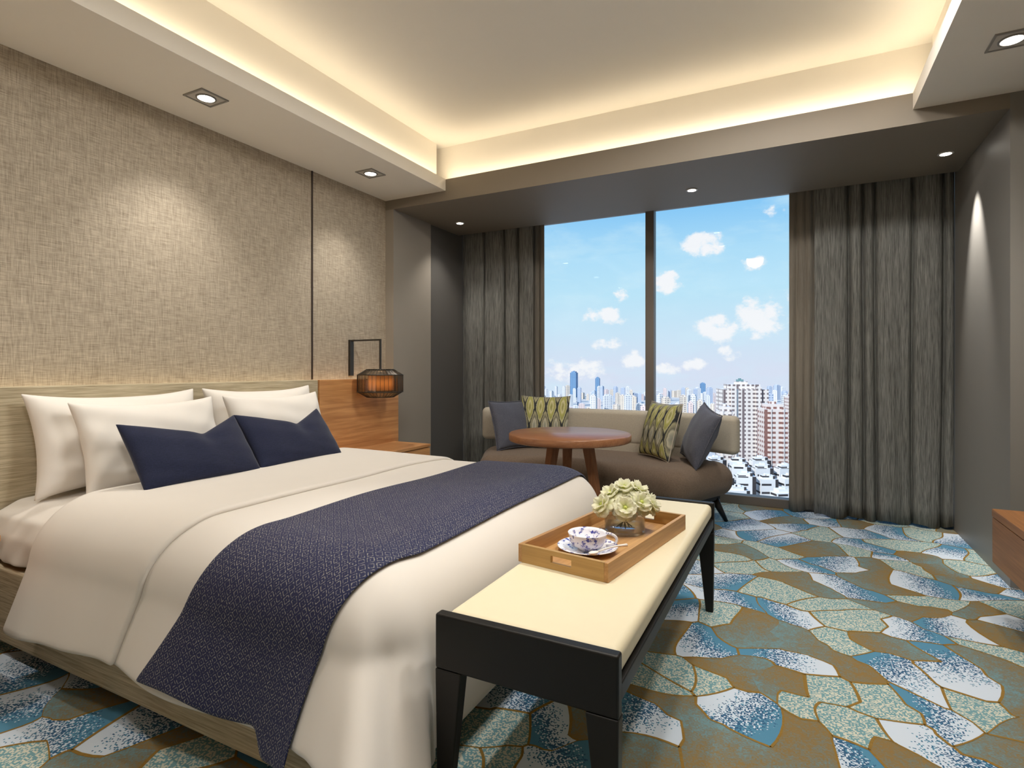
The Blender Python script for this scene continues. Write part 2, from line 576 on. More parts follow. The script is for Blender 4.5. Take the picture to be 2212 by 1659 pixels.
def build_carpet():
    cells = []   # (list of seeds, kind, direction)
    def src(ox, oy, sc, rows):
        for pts, k, d in rows:
            P = [on_plane(ox + x / sc, oy + y / sc, 0) for x, y in pts]
            x0, y0 = pts[0]
            if d != (0, 0):
                e = 20.0
                a = on_plane(ox + x0 / sc, oy + y0 / sc, 0)
                b = on_plane(ox + (x0 + d[0] * e) / sc, oy + (y0 + d[1] * e) / sc, 0)
                # direction on the floor: the picture foreshortens depth, so use the image axes mapped to the floor axes
                v = (d[0] * RT[0] - d[1] * FW[0] * 1.0, d[0] * RT[1] - d[1] * FW[1] * 1.0)
                n = math.hypot(*v) or 1
                v = (v[0] / n, v[1] / n)
            else:
                v = None
            cells.append((P, k, v))
    A, B, K = 'A', 'B', 'C'
    src(1500, 1000, 2.517, [
        ([(200, 245)], A, (0, 0)), ([(330, 250)], K, (1, 0)), ([(420, 280)], B, (-1, 0)), ([(520, 310)], K, (-1, 0)), ([(690, 320)], B, (-1, 0)),
        ([(840, 335)], K, (1, 0)), ([(1010, 365), (1120, 385)], B, (-1, 0)), ([(1250, 395)], A, (0, 0)), ([(560, 360)], B, (-1, 0)),
        ([(640, 395), (750, 395)], A, (0, 0)), ([(480, 425)], B, (0, -1)), ([(880, 385), (960, 390)], B, (-1, 0)), ([(360, 395)], B, (1, 0)),
        ([(180, 390)], B, (1, 0)), ([(160, 430)], A, (0, 0)), ([(1070, 440), (1170, 455)], A, (0, 0)), ([(1400, 425)], B, (0, -1)),
        ([(1320, 490), (1420, 510)], B, (-.6, .8)), ([(870, 425), (960, 455)], B, (-1, 0)), ([(850, 478)], A, (0, 0)),
        ([(1030, 505)], B, (-.3, 1)), ([(1150, 505), (1260, 525)], K, (0, -1)), ([(590, 460), (710, 465)], K, (-1, 0)),
        ([(380, 465), (460, 480)], A, (0, 0)), ([(160, 470), (250, 475)], K, (-1, 0)), ([(120, 515)], A, (0, 0)),
        ([(190, 555), (290, 570)], A, (0, 0)), ([(430, 560)], A, (0, 0)), ([(580, 560), (680, 590)], B, (-1, .2)),
        ([(770, 540), (850, 580)], B, (1, .5)), ([(960, 560), (1050, 630)], K, (1, .5)), ([(1120, 560), (1240, 585)], A, (0, 0)),
        ([(1320, 560), (1380, 600)], K, (-1, 0)), ([(1500, 570)], A, (0, 0)), ([(1560, 525)], A, (0, 0)), ([(1450, 630), (1540, 650)], K, (1, 0)),
        ([(1650, 640)], B, (-1, -.6)), ([(1730, 710)], B, (-1, -.3)), ([(70, 570)], B, (1, 0)), ([(140, 630), (260, 645)], B, (-.4, -1)),
        ([(380, 680), (520, 720)], A, (0, 0)), ([(480, 620), (640, 690)], K, (-1, -.4)), ([(720, 640), (820, 670), (930, 715)], B, (-1, -.3)),
        ([(960, 650), (1090, 690)], K, (1, 0)), ([(1170, 650), (1300, 680)], B, (-1, -.4)), ([(1480, 710), (1590, 730)], B, (-1, .5)),
        ([(1150, 725), (1290, 755), (1400, 785)], A, (0, 0)), ([(960, 765), (1110, 785), (1270, 805)], K, (1, 0)),
        ([(170, 725), (270, 755)], B, (-1, -.4)), ([(130, 830)], A, (0, 0)), ([(440, 790), (560, 830), (670, 860)], B, (.8, .3)),
        ([(700, 780), (810, 780)], A, (0, 0)), ([(790, 860), (920, 830), (960, 880)], A, (0, 0)), ([(1070, 870), (1190, 930), (1290, 970)], B, (-1, -.3)),
        ([(1290, 850), (1410, 880), (1520, 930)], B, (1, .4)), ([(1500, 820), (1610, 830)], K, (1, 0)), ([(1750, 795)], A, (0, 0)),
        ([(1740, 880)], B, (-.3, -1)), ([(1600, 1005), (1710, 1035)], A, (0, 0)), ([(60, 980), (160, 1010)], B, (-1, .4)),
        ([(280, 850), (320, 940)], K, (0, -1)), ([(500, 900), (590, 990), (720, 1060), (840, 1140)], K, (1, .6)), ([(760, 930), (870, 1000)], A, (0, 0)),
        ([(400, 1040), (500, 1070), (580, 1110)], B, (1, .4)), ([(140, 1120), (250, 1180), (330, 1120)], K, (-1, 0)), ([(430, 1230), (570, 1220)], K, (1, -.5)),
        ([(30, 1150)], A, (0, 0)), ([(720, 1230), (620, 1345)], A, (0, 0)), ([(930, 1240), (1020, 1320)], A, (0, 0)),
        ([(1010, 1080), (1110, 1160), (1190, 1230)], B, (.5, 1)), ([(1040, 990), (1200, 1040)], K, (-1, -.3)), ([(1370, 1060), (1380, 1180)], B, (-.1, 1)),
        ([(1560, 1080), (1700, 1150)], K, (1, 0)), ([(1440, 1290), (1590, 1330), (1680, 1420)], A, (0, 0)), ([(1150, 1270), (1280, 1350), (1420, 1440)], B, (1, .5)),
        ([(130, 1290), (250, 1330), (320, 1390)], B, (-.5, -1)), ([(120, 1500), (260, 1520), (180, 1600)], K, (0, 1)), ([(480, 1450), (600, 1500), (500, 1610), (680, 1590)], K, (.4, -1)),
        ([(860, 1420), (980, 1450), (930, 1520)], A, (0, 0)), ([(880, 1640)], B, (-1, 0)), ([(1160, 1450), (1290, 1510), (1420, 1570), (1560, 1625)], B, (-1, -.4)),
        ([(1160, 1620), (1290, 1650)], K, (0, -1)), ([(1560, 1520), (1700, 1560)], K, (1, 0)), ([(1760, 1300)], K, (0, 1)), ([(1750, 1460)], K, (1, 0)),
        ([(1720, 950)], K, (-1, 0)),
    ])
    src(880, 1050, 2.724, [
        ([(500, 1200), (600, 1230)], B, (-1, 0)), ([(420, 1390), (560, 1360)], A, (0, 0)), ([(830, 1400), (880, 1480)], B, (1, -.3)), ([(760, 1580), (950, 1590)], B, (-1, .3)),
        ([(1060, 1400)], K, (0, 1)), ([(1350, 1370), (1440, 1470)], B, (.5, .8)), ([(1400, 1600)], K, (0, 1)), ([(1480, 1230), (1560, 1310)], K, (-.3, -1)),
        ([(1560, 890)], K, (1, -.4)), ([(1600, 1070)], A, (0, 0)), ([(1440, 1130)], A, (0, 0)), ([(340, 1630)], A, (0, 0)), ([(1560, 740)], B, (0, 1)), ([(520, 1590)], A, (0, 0)),
    ])
    src(0, 1000, 2.212, [
        ([(90, 1180), (170, 1130)], B, (-.6, -1)), ([(70, 1390)], A, (0, 0)), ([(360, 1120), (470, 1150)], K, (1, 0)), ([(480, 1020)], B, (-1, .3)),
        ([(130, 1290), (300, 1280), (450, 1240)], B, (-1, .3)), ([(560, 1280), (690, 1250)], B, (-1, .2)), ([(330, 1420), (560, 1440)], K, (0, 1)), ([(830, 1390)], A, (0, 0)),
        ([(170, 960), (90, 1000)], B, (-1, 0)), ([(760, 1330)], K, (0, 1)),
    ])
    rnd = random.Random(11)
    used = [p for c in cells for p in c[0]]
    X0, X1, Y0, Y1 = XL, XR, YB, 4.95
    tries = 0
    while tries < 5000:
        tries += 1
        p = (rnd.uniform(X0, X1), rnd.uniform(Y0, Y1))
        if all((p[0] - q[0]) ** 2 + (p[1] - q[1]) ** 2 > .23 ** 2 for q in used):
            used.append(p)
            th = rnd.uniform(0, 2 * PI)
            cells.append(([p], rnd.choice('AABBBCC'), (math.cos(th), math.sin(th))))
    seeds = [(p[0], p[1], i) for i, c in enumerate(cells) for p in c[0]]

    def clip(poly, nx, ny, d):
        out = []
        n = len(poly)
        for i in range(n):
            a, b = poly[i], poly[(i + 1) % n]
            da = a[0] * nx + a[1] * ny - d
            db = b[0] * nx + b[1] * ny - d
            if da <= 0:
                out.append(a)          # a carries the tag of the edge a->b
                if db > 0:
                    t = da / (da - db)
                    out.append((a[0] + (b[0] - a[0]) * t, a[1] + (b[1] - a[1]) * t, None))
            elif db <= 0:
                t = da / (da - db)
                out.append((a[0] + (b[0] - a[0]) * t, a[1] + (b[1] - a[1]) * t, a[2]))
        return out

    def warp(x, y):
        wx = .036 * math.sin(8.1 * y + 2.0 * math.sin(5.3 * x)) + .012 * math.sin(17.0 * y + 6.0 * x)
        wy = .036 * math.sin(7.6 * x + 2.2 * math.sin(6.1 * y + 1.0)) + .012 * math.sin(15.0 * x - 7.0 * y)
        e = min(x - X0, X1 - x, y - Y0, Y1 - y)
        k = max(0.0, min(1.0, e / .08))
        return (x + wx * k, y + wy * k)

    ext = {}
    mb = MB()
    uv = []
    raw = []
    for sx, sy, sid in seeds:
        poly = [(X0, Y0, -1), (X1, Y0, -1), (X1, Y1, -1), (X0, Y1, -1)]
        for qx, qy, qid in seeds:
            if (qx, qy) == (sx, sy) or abs(qx - sx) > 1.0 or abs(qy - sy) > 1.0:
                continue
            nx, ny = qx - sx, qy - sy
            d = (qx * qx + qy * qy - sx * sx - sy * sy) / 2
            new = clip(poly, nx, ny, d)
            poly = [(p[0], p[1], qid if p[2] is None else p[2]) for p in new]
            if len(poly) < 3:
                break
        if len(poly) < 3:
            continue
        v = cells[sid][2]
        if v:
            for p in poly:
                g = p[0] * v[0] + p[1] * v[1]
                e = ext.setdefault(sid, [g, g])
                e[0] = min(e[0], g)
                e[1] = max(e[1], g)
        raw.append((sx, sy, sid, poly))
    code = {'A': 0.0, 'B': 0.5, 'C': 1.0}
    for sx, sy, sid, poly in raw:
        kind, v = cells[sid][1], cells[sid][2]
        ring = []
        n = len(poly)
        lines = []
        for i in range(n):
            a, b = poly[i], poly[(i + 1) % n]
            L = math.hypot(b[0] - a[0], b[1] - a[1])
            m = max(1, int(L / .03))
            for k in range(m):
                ring.append((a[0] + (b[0] - a[0]) * k / m, a[1] + (b[1] - a[1]) * k / m))
            if a[2] != sid and a[2] >= 0 and L > .004:
                other = cells[a[2]][1]
                if not (kind == 'C' and other == 'C' and (sid + a[2]) % 2):
                    lines.append((a, b, L, m))
        vs = [warp(*p) for p in ring]
        mb.add([(p[0], p[1], 0.0) for p in vs], [tuple(range(len(vs)))], 0)
        for p in ring:
            if v:
                e = ext[sid]
                uv.append((code[kind], ((p[0] * v[0] + p[1] * v[1]) - e[0]) / max(1e-4, e[1] - e[0])))
            else:
                uv.append((code[kind], 0.5))
        for a, b, L, m in lines:
            nx, ny = -(b[1] - a[1]) / L, (b[0] - a[0]) / L
            wd = .0042
            P = []
            for k in range(m + 1):
                x, y = a[0] + (b[0] - a[0]) * k / m, a[1] + (b[1] - a[1]) * k / m
                x0, y0 = warp(x, y)
                x1, y1 = warp(x + nx * wd, y + ny * wd)
                P.append(((x0, y0, .0006), (x1, y1, .0006)))
            vv = [q for pr in P for q in pr]
            mb.add(vv, [(2 * k, 2 * k + 2, 2 * k + 3, 2 * k + 1) for k in range(m)], 1)
            uv += [(0, 0)] * len(vv)
    mb.add([(X0 - .2, Y0 - .2, -.1), (X1 + .2, Y0 - .2, -.1), (X1 + .2, Y1 + .15, -.1), (X0 - .2, Y1 + .15, -.1),
            (X0 - .2, Y0 - .2, -.002), (X1 + .2, Y0 - .2, -.002), (X1 + .2, Y1 + .15, -.002), (X0 - .2, Y1 + .15, -.002)],
           [(3, 2, 1, 0), (4, 5, 6, 7), (0, 1, 5, 4), (1, 2, 6, 5), (2, 3, 7, 6), (3, 0, 4, 7)], 1)
    uv += [(0, 0)] * 8
    mb.uv = uv
    o = mb.build('floor', [M['carpet'], M['carpet_line']])
    struct(o)


build_carpet()

# ------------------------------------------------------------------ headboard
HX = -2.915
hb = thing('headboard', (-2.98, 1.9, 0), 'wide wall-mounted headboard of pale grasscloth with an oak end panel', 'headboard')
p = MB().box(XL + .001, -2.96, 0.55, 2.80, .0, .985).box(-2.96, HX, 0.55, 2.80, 0, 1.028)
p.build('upholstered_panel', M['grass'], hb, bevel=.006)
p = MB().box(XL + .001, -2.96, 2.803, YF - .002, .0, .985).box(-2.96, HX + .012, 2.803, YF - .002, 0, 1.028)
o = p.build('wood_panel', M['wood_y'], hb, bevel=.003)
o['label'] = 'warm oak end panel behind the lamp'
p = MB().box(XL + .001, -2.96, -0.4, 0.547, .0, .985).box(-2.96, HX + .012, -0.4, 0.547, 0, 1.028)
p.build('wood_panel', M['wood_y'], hb, bevel=.003)['label'] = 'warm oak end panel'
MB().box(-3.0, -2.985, -0.35, YF - .05, .986, .992).build('led_strip', M['led_head'], hb)

# ------------------------------------------------------------------ bed
bed = thing('bed', (-1.9, 1.9, 0), 'large double bed with a pale grasscloth base against the headboard', 'bed')
MB().box(-2.88, -.96, 1.10, 2.70, 0, .05).build('plinth', M['black'], bed)
rb = .10
corner = [(-.892 - rb + rb * math.cos(t), 2.79 - rb + rb * math.sin(t)) for t in [PI / 2 * q / 8 for q in range(9)]]
pts = [(HX + .002, 1.02)] + [(x, 3.81 - y) for x, y in reversed(corner)] + corner + [(HX + .002, 2.79)]
MB().prism(pts, .05, .34).build('bed_base', M['grass_x'], bed, bevel=.012, angle=50)
mt = MB().box(HX + .002, -1.03, 1.14, 2.66, .341, .555)
mt.build('mattress', M['white_linen'], bed, bevel=.09, seg=6)
# loose fitted sheet showing at the head corner
na, nb = 40, 26
P = np.zeros((na, nb, 3))
for i in range(na):
    x = HX + .01 + (i / (na - 1)) * .62
    for j in range(nb):
        t = j / (nb - 1)
        prof = [(1.75, .562), (1.35, .566), (1.15, .556), (1.07, .515), (1.04, .45), (1.035, .36)]
        k = t * (len(prof) - 1)
        a = int(min(k, len(prof) - 2))
        f = k - a
        y = prof[a][0] * (1 - f) + prof[a + 1][0] * f
        z = prof[a][1] * (1 - f) + prof[a + 1][1] * f
        hang = max(0, (t - .55) / .45)
        y -= hang * (.010 + .006 * math.sin(30 * x + 16 * z) + .004 * math.sin(55 * x - 34 * z))
        P[i, j] = (x, y, z)
MB().grid(P).build('fitted_sheet', M['white_linen'], bed, smooth=True, solid=.006, subsurf=1)

# ---- duvet: rounded over the mattress edges, hanging with folds, a fuller cone of cloth at the foot corners
def shape_duvet():
    h = .03
    X_H, Y_C = -2.49, 1.9
    La, Wb = 2.03, 1.215
    na = int(round(La / h)) + 1
    nb = int(round(2 * Wb / h)) + 1
    r, top = .205, .594
    fx, ny = -.875, 1.035
    ea, eb = (fx - r) - X_H, (Y_C - ny) - r
    a = np.arange(na) * h
    b = -Wb + np.arange(nb) * h
    A, Bb = np.meshgrid(a, b, indexing='ij')
    sa = np.maximum(A - ea, 0)
    sb = np.maximum(np.abs(Bb) - eb, 0)
    rho = (sa ** 2.6 + sb ** 2.6) ** (1 / 2.6)
    phi = np.arctan2(sa, sb)                     # 0: side of the bed, 90 degrees: foot
    arc_ = r * PI / 2
    th = np.minimum(rho, arc_) / r
    tail = np.maximum(rho - arc_, 0)
    hh = r * np.sin(th) * (1 + .16 * np.sin(2 * phi) ** 2)
    dd = r * (1 - np.cos(th))
    c2, s2, m2 = np.cos(phi) ** 2, np.sin(phi) ** 2, np.sin(2 * phi) ** 2
    flare = .30 * c2 + .02 * s2 + .45 * m2
    hh = hh + tail * flare
    dd = dd + tail * (1 - .35 * flare)
    # folds: broad waves along the side, pleats fanning out at the corner
    low = np.clip((rho - .16) / .4, 0, 1) ** 1.3
    side = np.sin(8.5 * A + .6) * .6 + np.sin(15.0 * A + 2.0 * np.sin(3 * A)) * .4
    hh = hh + low * c2 * (.020 * side)
    hh = hh + low * m2 * (.042 * np.cos(9.0 * phi + 1.2) + .016 * np.cos(19.0 * phi + .5))
    dd = dd + low * c2 * .012 * np.sin(6.0 * A + 1.0)
    x = X_H + np.minimum(A, ea) + hh * np.sin(phi)
    y = Y_C + np.sign(Bb) * (np.minimum(np.abs(Bb), eb) + hh * np.cos(phi))
    z = top - dd
    # soft quilted undulation of the top and sagging shoulder
    flat = np.clip(1 - rho / .25, 0, 1)
    z = z + flat * (.006 * np.sin(4.2 * A + 1.7 * Bb) + .004 * np.sin(7.0 * Bb - 3 * A)) + flat * .008 * np.cos(np.clip(Bb / eb, -1, 1) * PI / 2)
    # kept clear of the bench beside the foot
    blk = np.clip((y - 1.06) / .09, 0, 1)
    lim = -.75 + (-.836 + .75) * blk
    kz = np.clip((.60 - z) / .22, 0, 1)
    kz = kz * kz * (3 - 2 * kz)
    lim = lim + .06 * (1 - kz)
    x = np.where(x > lim, lim + (x - lim) * .10, x)
    z = np.maximum(z, .035)
    return np.stack([x, y, z], -1), h, X_H, Wb


DQ, DH, DX, DW = shape_duvet()


def normals(Q):
    da = np.gradient(Q, axis=0)
    db = np.gradient(Q, axis=1)
    n = np.cross(da, db)
    return n / np.maximum(np.linalg.norm(n, axis=2, keepdims=True), 1e-9)


DN = normals(DQ)
if DN[5, DQ.shape[1] // 2, 2] < 0:
    DN = -DN


def sample(Q, a, b):
    na, nb = Q.shape[:2]
    i = np.clip(a / DH, 0, na - 1.001)
    j = np.clip((b + DW) / DH, 0, nb - 1.001)
    i0, j0 = i.astype(int), j.astype(int)
    fi, fj = (i - i0)[..., None], ((b + DW) / DH - j0)[..., None]
    fj = np.minimum(fj, 1.0)
    return (Q[i0, j0] * (1 - fi) * (1 - fj) + Q[i0 + 1, j0] * fi * (1 - fj) + Q[i0, j0 + 1] * (1 - fi) * fj + Q[i0 + 1, j0 + 1] * fi * fj)


def patch(a0f, a1f, b0, b1, na, nb, off):
    s = np.linspace(0, 1, na)
    Sg, Tg = np.meshgrid(s, np.linspace(0, 1, nb), indexing='ij')
    B0 = b0(Sg) if callable(b0) else b0
    Bg = B0 + (b1 - B0) * Tg
    A0, A1 = a0f(Bg), a1f(Bg)
    Ag = A0 + (A1 - A0) * Sg
    P = sample(DQ, Ag, Bg) + sample(DN, Ag, Bg) * off
    UV = np.stack([Ag, Bg], -1)
    return P, UV


dv = thing('duvet', (-1.6, 1.9, .6), 'white duvet draped over the bed with soft folds at the hem', 'duvet')
MB().grid(DQ + DN * .004).build('duvet_cover', M['white_linen'], dv, smooth=True, solid=.016, subsurf=1)
P, UV = patch(lambda b: b * 0 + .0, lambda b: .75 - .02 * np.sin(5 * b) - .22 * np.clip(-b - .75, 0, 1), -DW, DW, 26, 90, .018)
o = MB().grid(P).build('turndown', M['white_linen'], dv, smooth=True, solid=.02, subsurf=1)
o['label'] = 'folded-back upper band of the duvet'
near = lambda b: np.clip((-b - .6) / .6, 0, 1)
P, UV = patch(lambda b: 1.0 - .20 * near(b) ** 1.5, lambda b: 1.53 - .10 * near(b), lambda q: -DW + .015 - .07 * np.clip((q - .74) * 14, 0, 1) + .008 * np.sin(9 * q), DW - .01, 34, 110, .021)
o = MB().grid(P, uv=UV).build('bed_runner', M['runner'], smooth=True, solid=.006, subsurf=1, origin=(-1.3, 1.9, .62))
tag(o, 'navy patterned bed runner laid across the foot of the white duvet', 'bed runner')


# ------------------------------------------------------------------ pillows and cushions
def pillow(name, mat, w, h, t, center, X, Y, Z, label, cat, group, notch=0.0, nu=0.15, k=.07, ky=None, seed=0, n=30, ear=.0, piping=None, wr=.006):
    rnd = random.Random(seed)
    ph = [rnd.uniform(0, 6.3) for _ in range(8)]
    u = np.linspace(-1, 1, n)
    U, W = np.meshgrid(u, u, indexing='ij')
    X0 = U * w / 2 * (1 - k * (1 - W ** 2) ** 1.0)
    ky = k * 1.2 if ky is None else ky
    Y0 = W * h / 2 * (1 - ky * (1 - np.abs(U) ** 2.4))
    if notch:
        tri = np.clip(1 - np.abs(U - nu) / (1 - nu * np.sign(U - nu)), 0, 1)
        Y0 = Y0 - notch * tri * np.clip((W + .6) / 1.6, 0, 1) ** 1.6
    Tk = t / 2 * (np.clip((1 - U ** 2) * (1 - W ** 2), 0, 1) ** .42)
    if notch:
        Tk = Tk * (1 - .25 * np.exp(-((U - nu) / .16) ** 2) * np.clip(W + .4, 0, 1))
    wrn = wr * (np.sin(7 * U + 5 * W + ph[0]) * np.sin(4 * W - 3 * U + ph[1]) + .6 * np.sin(13 * U - 9 * W + ph[2]) * np.exp(-((np.abs(U) - .85) / .25) ** 2)
               + .6 * np.sin(15 * W + 7 * U + ph[3]) * np.exp(-((W + .75) / .3) ** 2))
    wrn = wrn * np.clip((1 - U ** 2) * (1 - W ** 2) * 6, 0, 1)
    X, Y, Z = Vector(X), Vector(Y), Vector(Z)
    c = Vector(center)
    mb = MB()
    uvs = []
    for sgn in (1, -1):
        P = np.zeros((n, n, 3))
        for i in range(n):
            for j in range(n):
                q = c + X * X0[i, j] + Y * Y0[i, j] + Z * (sgn * Tk[i, j] + sgn * wrn[i, j])
                P[i, j] = q
        mb.grid(P)
        uvs += [((U[i, j] + 1) / 2, (W[i, j] + 1) / 2) for i in range(n) for j in range(n)]
        if sgn < 0:
            nf = (n - 1) * (n - 1)
            mb.f[-nf:] = [tuple(reversed(q)) for q in mb.f[-nf:]]
    mb.uv = uvs
    base = c - Y * (h / 2)
    o = mb.build(name, mat, smooth=True, origin=tuple(base))
    bm = bmesh.new()
    bm.from_mesh(o.data)
    bmesh.ops.remove_doubles(bm, verts=bm.verts, dist=1e-4)
    bmesh.ops.recalc_face_normals(bm, faces=bm.faces)
    bm.to_mesh(o.data)
    bm.free()
    md = o.modifiers.new('subdivision', 'SUBSURF')
    md.levels = md.render_levels = 1
    tag(o, label, cat, group)
    if piping:
        rim = [(-1 + 2 * q / 16, -1) for q in range(16)] + [(1, -1 + 2 * q / 16) for q in range(16)] + [(1 - 2 * q / 16, 1) for q in range(16)] + [(-1, 1 - 2 * q / 16) for q in range(17)]
        pts = []
        for a, b in rim:
            xx = a * w / 2 * (1 - k * (1 - b ** 2))
            yy = b * h / 2 * (1 - k * 1.2 * (1 - a ** 2))
            pts.append(c + X * xx + Y * yy - base)
        e = MB().tube(pts, .004, 6).build('piping', piping, o, smooth=True)
    return o


def bed_pillow(name, mat, w, h, t, base, lean, label, cat, group, yaw=0.0, **kw):
    l = math.radians(lean)
    Z = Vector((math.cos(l), 0, math.sin(l)))
    Y = Vector((-math.sin(l), 0, math.cos(l)))
    X = Vector((0, 1, 0))
    Rz = Matrix.Rotation(math.radians(yaw), 3, 'Z')
    X, Y, Z = Rz @ X, Rz @ Y, Rz @ Z
    c = Vector(base) + Y * (h / 2)
    return pillow(name, mat, w, h, t, c, X, Y, Z, label, cat, group, **kw)


G = 'white sleeping pillows propped on the headboard'
bed_pillow('pillow', M['pillow'], .76, .46, .20, (-2.74, 1.50, .56), 14, 'white pillow at the back of the left pair, leaning on the headboard', 'pillow', G, seed=1, k=.09, ky=.15)
bed_pillow('pillow', M['pillow'], .76, .46, .20, (-2.74, 2.285, .56), 14, 'white pillow at the back of the right pair, nearest the oak panel', 'pillow', G, seed=2, k=.09, ky=.15)
bed_pillow('pillow', M['pillow'], .66, .43, .19, (-2.55, 1.545, .565), 20, 'white pillow in front of the left pair, just behind the left navy cushion', 'pillow', G, seed=3, k=.09, ky=.15)
bed_pillow('pillow', M['pillow'], .66, .43, .19, (-2.55, 2.245, .565), 20, 'white pillow in front of the right pair, just behind the right navy cushion', 'pillow', G, seed=4, k=.09, ky=.15)
G = 'navy scatter cushions on the bed'
bed_pillow('scatter_cushion', M['navy'], .55, .34, .13, (-2.275, 1.565, .613), 38, 'navy cushion with a dented top edge, in front of the left pillows', 'cushion', G, notch=.10, nu=.2, seed=5, k=.03, wr=.002)
bed_pillow('scatter_cushion', M['navy'], .55, .34, .13, (-2.275, 2.10, .613), 38, 'navy cushion with a dented top edge, in front of the right pillows', 'cushion', G, notch=.10, nu=.2, seed=6, k=.03, wr=.002)

# ------------------------------------------------------------------ bench
bx0, bx1, by0, by1 = -.800, -.334, 1.147, 2.69
bn = thing('bench', ((bx0 + bx1) / 2, (by0 + by1) / 2, 0), 'bed-end bench with cream leather cushion and black tapered legs', 'bench')
MB().box(bx0 + .012, bx1 - .008, by0 + .032, by1 - .032, .425, .492).build('cushion', M['leather'], bn, bevel=.022, seg=5)
for y0, y1 in ((by0, by0 + .03), (by1 - .03, by1)):
    MB().box(bx0, bx1, y0, y1, .36, .496).build('end_board', M['black'], bn, bevel=.006)
for x0, x1 in ((bx0 + .004, bx0 + .034), (bx1 - .034, bx1 - .002)):
    MB().box(x0, x1, by0 + .03, by1 - .03, .385, .424).build('side_rail', M['black'], bn, bevel=.004)
for ix, sx in ((bx0, 1), (bx1, -1)):
    for iy, sy in ((by0, 1), (by1, -1)):
        w, d = .075, .036
        lo = [(ix + sx * .004, iy + sy * .004, 0), (ix + sx * .036, iy + sy * .004, 0), (ix + sx * .036, iy + sy * .030, 0), (ix + sx * .004, iy + sy * .030, 0)]
        hi = [(ix, iy, .36), (ix + sx * w, iy, .36), (ix + sx * w, iy + sy * d, .36), (ix, iy + sy * d, .36)]
        if sx * sy < 0:
            lo.reverse()
            hi.reverse()
        MB().hexa(lo, hi).build('leg', M['black'], bn, bevel=.004)

# ------------------------------------------------------------------ tray with cup, saucer, vase, flowers
ang = -math.atan2(.101, .6515)
tray_o = (-.478, 1.5375, .4925)
ca, sa = math.cos(ang), math.sin(ang)


def tr(lx, ly, z=0.0):
    """tray coordinates: lx to the left (towards the bed), ly away from the camera"""
    return (tray_o[0] - lx * ca - ly * sa, tray_o[1] - lx * sa + ly * ca, tray_o[2] + z)


TW, TL, TH, TT = .312, .66, .056, .013
cxy = tr(TW / 2, TL / 2)
tray = thing('serving_tray', cxy, 'rectangular wooden serving tray with cut-out handles on the bench', 'tray', rotz=ang, world=False)
hw, hl = TW / 2, TL / 2
MB().box(-hw + TT, hw - TT, -hl + TT, hl - TT, .0, .008).build('tray_bottom', M['wood_tray'], tray)
for s in (-1, 1):
    x0, x1 = sorted((s * hw, s * (hw - TT)))
    MB().box(x0, x1, -hl, hl, 0, TH).build('side_panel', M['wood_tray'], tray, bevel=.0015)
    y0, y1 = sorted((s * hl, s * (hl - TT)))
    e = MB().box(-hw + TT, -.036, y0, y1, 0, TH).box(.036, hw - TT, y0, y1, 0, TH)
    e.box(-.036, .036, y0, y1, 0, .020).box(-.036, .036, y0, y1, .041, TH)
    e.build('end_panel', M['wood_trayx'], tray)

sc = tr(.170, .195, .0085)
sau = MB().lathe([(.0, .001), (.045, .0), (.050, .003), (.075, .010), (.098, .018), (.100, .020), (.097, .0205), (.074, .014), (.050, .007), (.0, .006)], 48, sc)
o = sau.build('saucer', M['china'], smooth=True, origin=sc)
tag(o, 'blue and white china saucer under the teacup on the tray', 'saucer')
cc = (sc[0], sc[1], sc[2] + .0075)
cup = thing('teacup', cc, 'blue and white china teacup standing on its saucer', 'teacup')
MB().lathe([(.0, .003), (.028, .0), (.032, .001), (.033, .006), (.050, .014), (.059, .030), (.062, .046), (.0645, .054), (.0635, .055), (.060, .046), (.056, .030), (.045, .016), (.0, .010)], 48, cc).build('bowl', M['china'], cup, smooth=True)
hd = []
da = math.radians(-4)
for q in range(15):
    t = -PI * .5 + PI * q / 14
    rr, zz = .060 + .036 * math.cos(t), .031 + .021 * math.sin(t)
    hd.append((cc[0] + rr * math.cos(da + YAW), cc[1] + rr * math.sin(da + YAW), cc[2] + zz))
MB().tube(hd, .0045, 8).build('handle', M['china'], cup, smooth=True)
# teaspoon on the saucer
p0 = Vector((sc[0], sc[1], sc[2] + .0255))
dirx = Vector((RT[0], RT[1], 0))
fwv = Vector((FW[0], FW[1], 0))
sp0 = p0 + dirx * .02 - fwv * .085
sp1 = p0 + dirx * .125 - fwv * .02
sp = thing('teaspoon', tuple(sp0), 'white china teaspoon resting on the rim of the saucer', 'spoon')
MB().tube([sp0 + (sp1 - sp0) * q / 6 + Vector((0, 0, .004 * math.sin(PI * q / 6))) for q in range(7)], [.003, .003, .003, .003, .0035, .0045, .0055], 8).build('stem', M['pillow'], sp, smooth=True)
bw = MB()
Pb = np.zeros((10, 16, 3))
for i in range(10):
    for j in range(16):
        th, a = (PI * i / 9), 2 * PI * j / 16
        ax = (sp0 - sp1).normalized()
        side = Vector((-ax.y, ax.x, 0))
        q = sp0 + ax * .016 + ax * (.018 * math.cos(th)) + side * (.011 * math.sin(th) * math.cos(a)) + Vector((0, 0, .004 * math.sin(th) * math.sin(a)))
        Pb[i, j] = q
bw.grid(Pb, wrap=True).build('bowl', M['pillow'], sp, smooth=True)

vc = tr(.165, .475, .0085)
vase = thing('glass_vase', vc, 'low round clear glass vase holding the white flowers on the tray', 'vase')
MB().lathe([(.0, .0), (.070, .0), (.074, .003), (.075, .085), (.0735, .087), (.072, .085), (.071, .012), (.068, .009), (.0, .009)], 48, vc).build('glass_body', M['glass'], vase, smooth=True)
MB().lathe([(.0, .0095), (.0695, .0100), (.0700, .014), (.0700, .040), (.0, .040)], 40, vc).build('water', M['water'], vase, smooth=True)


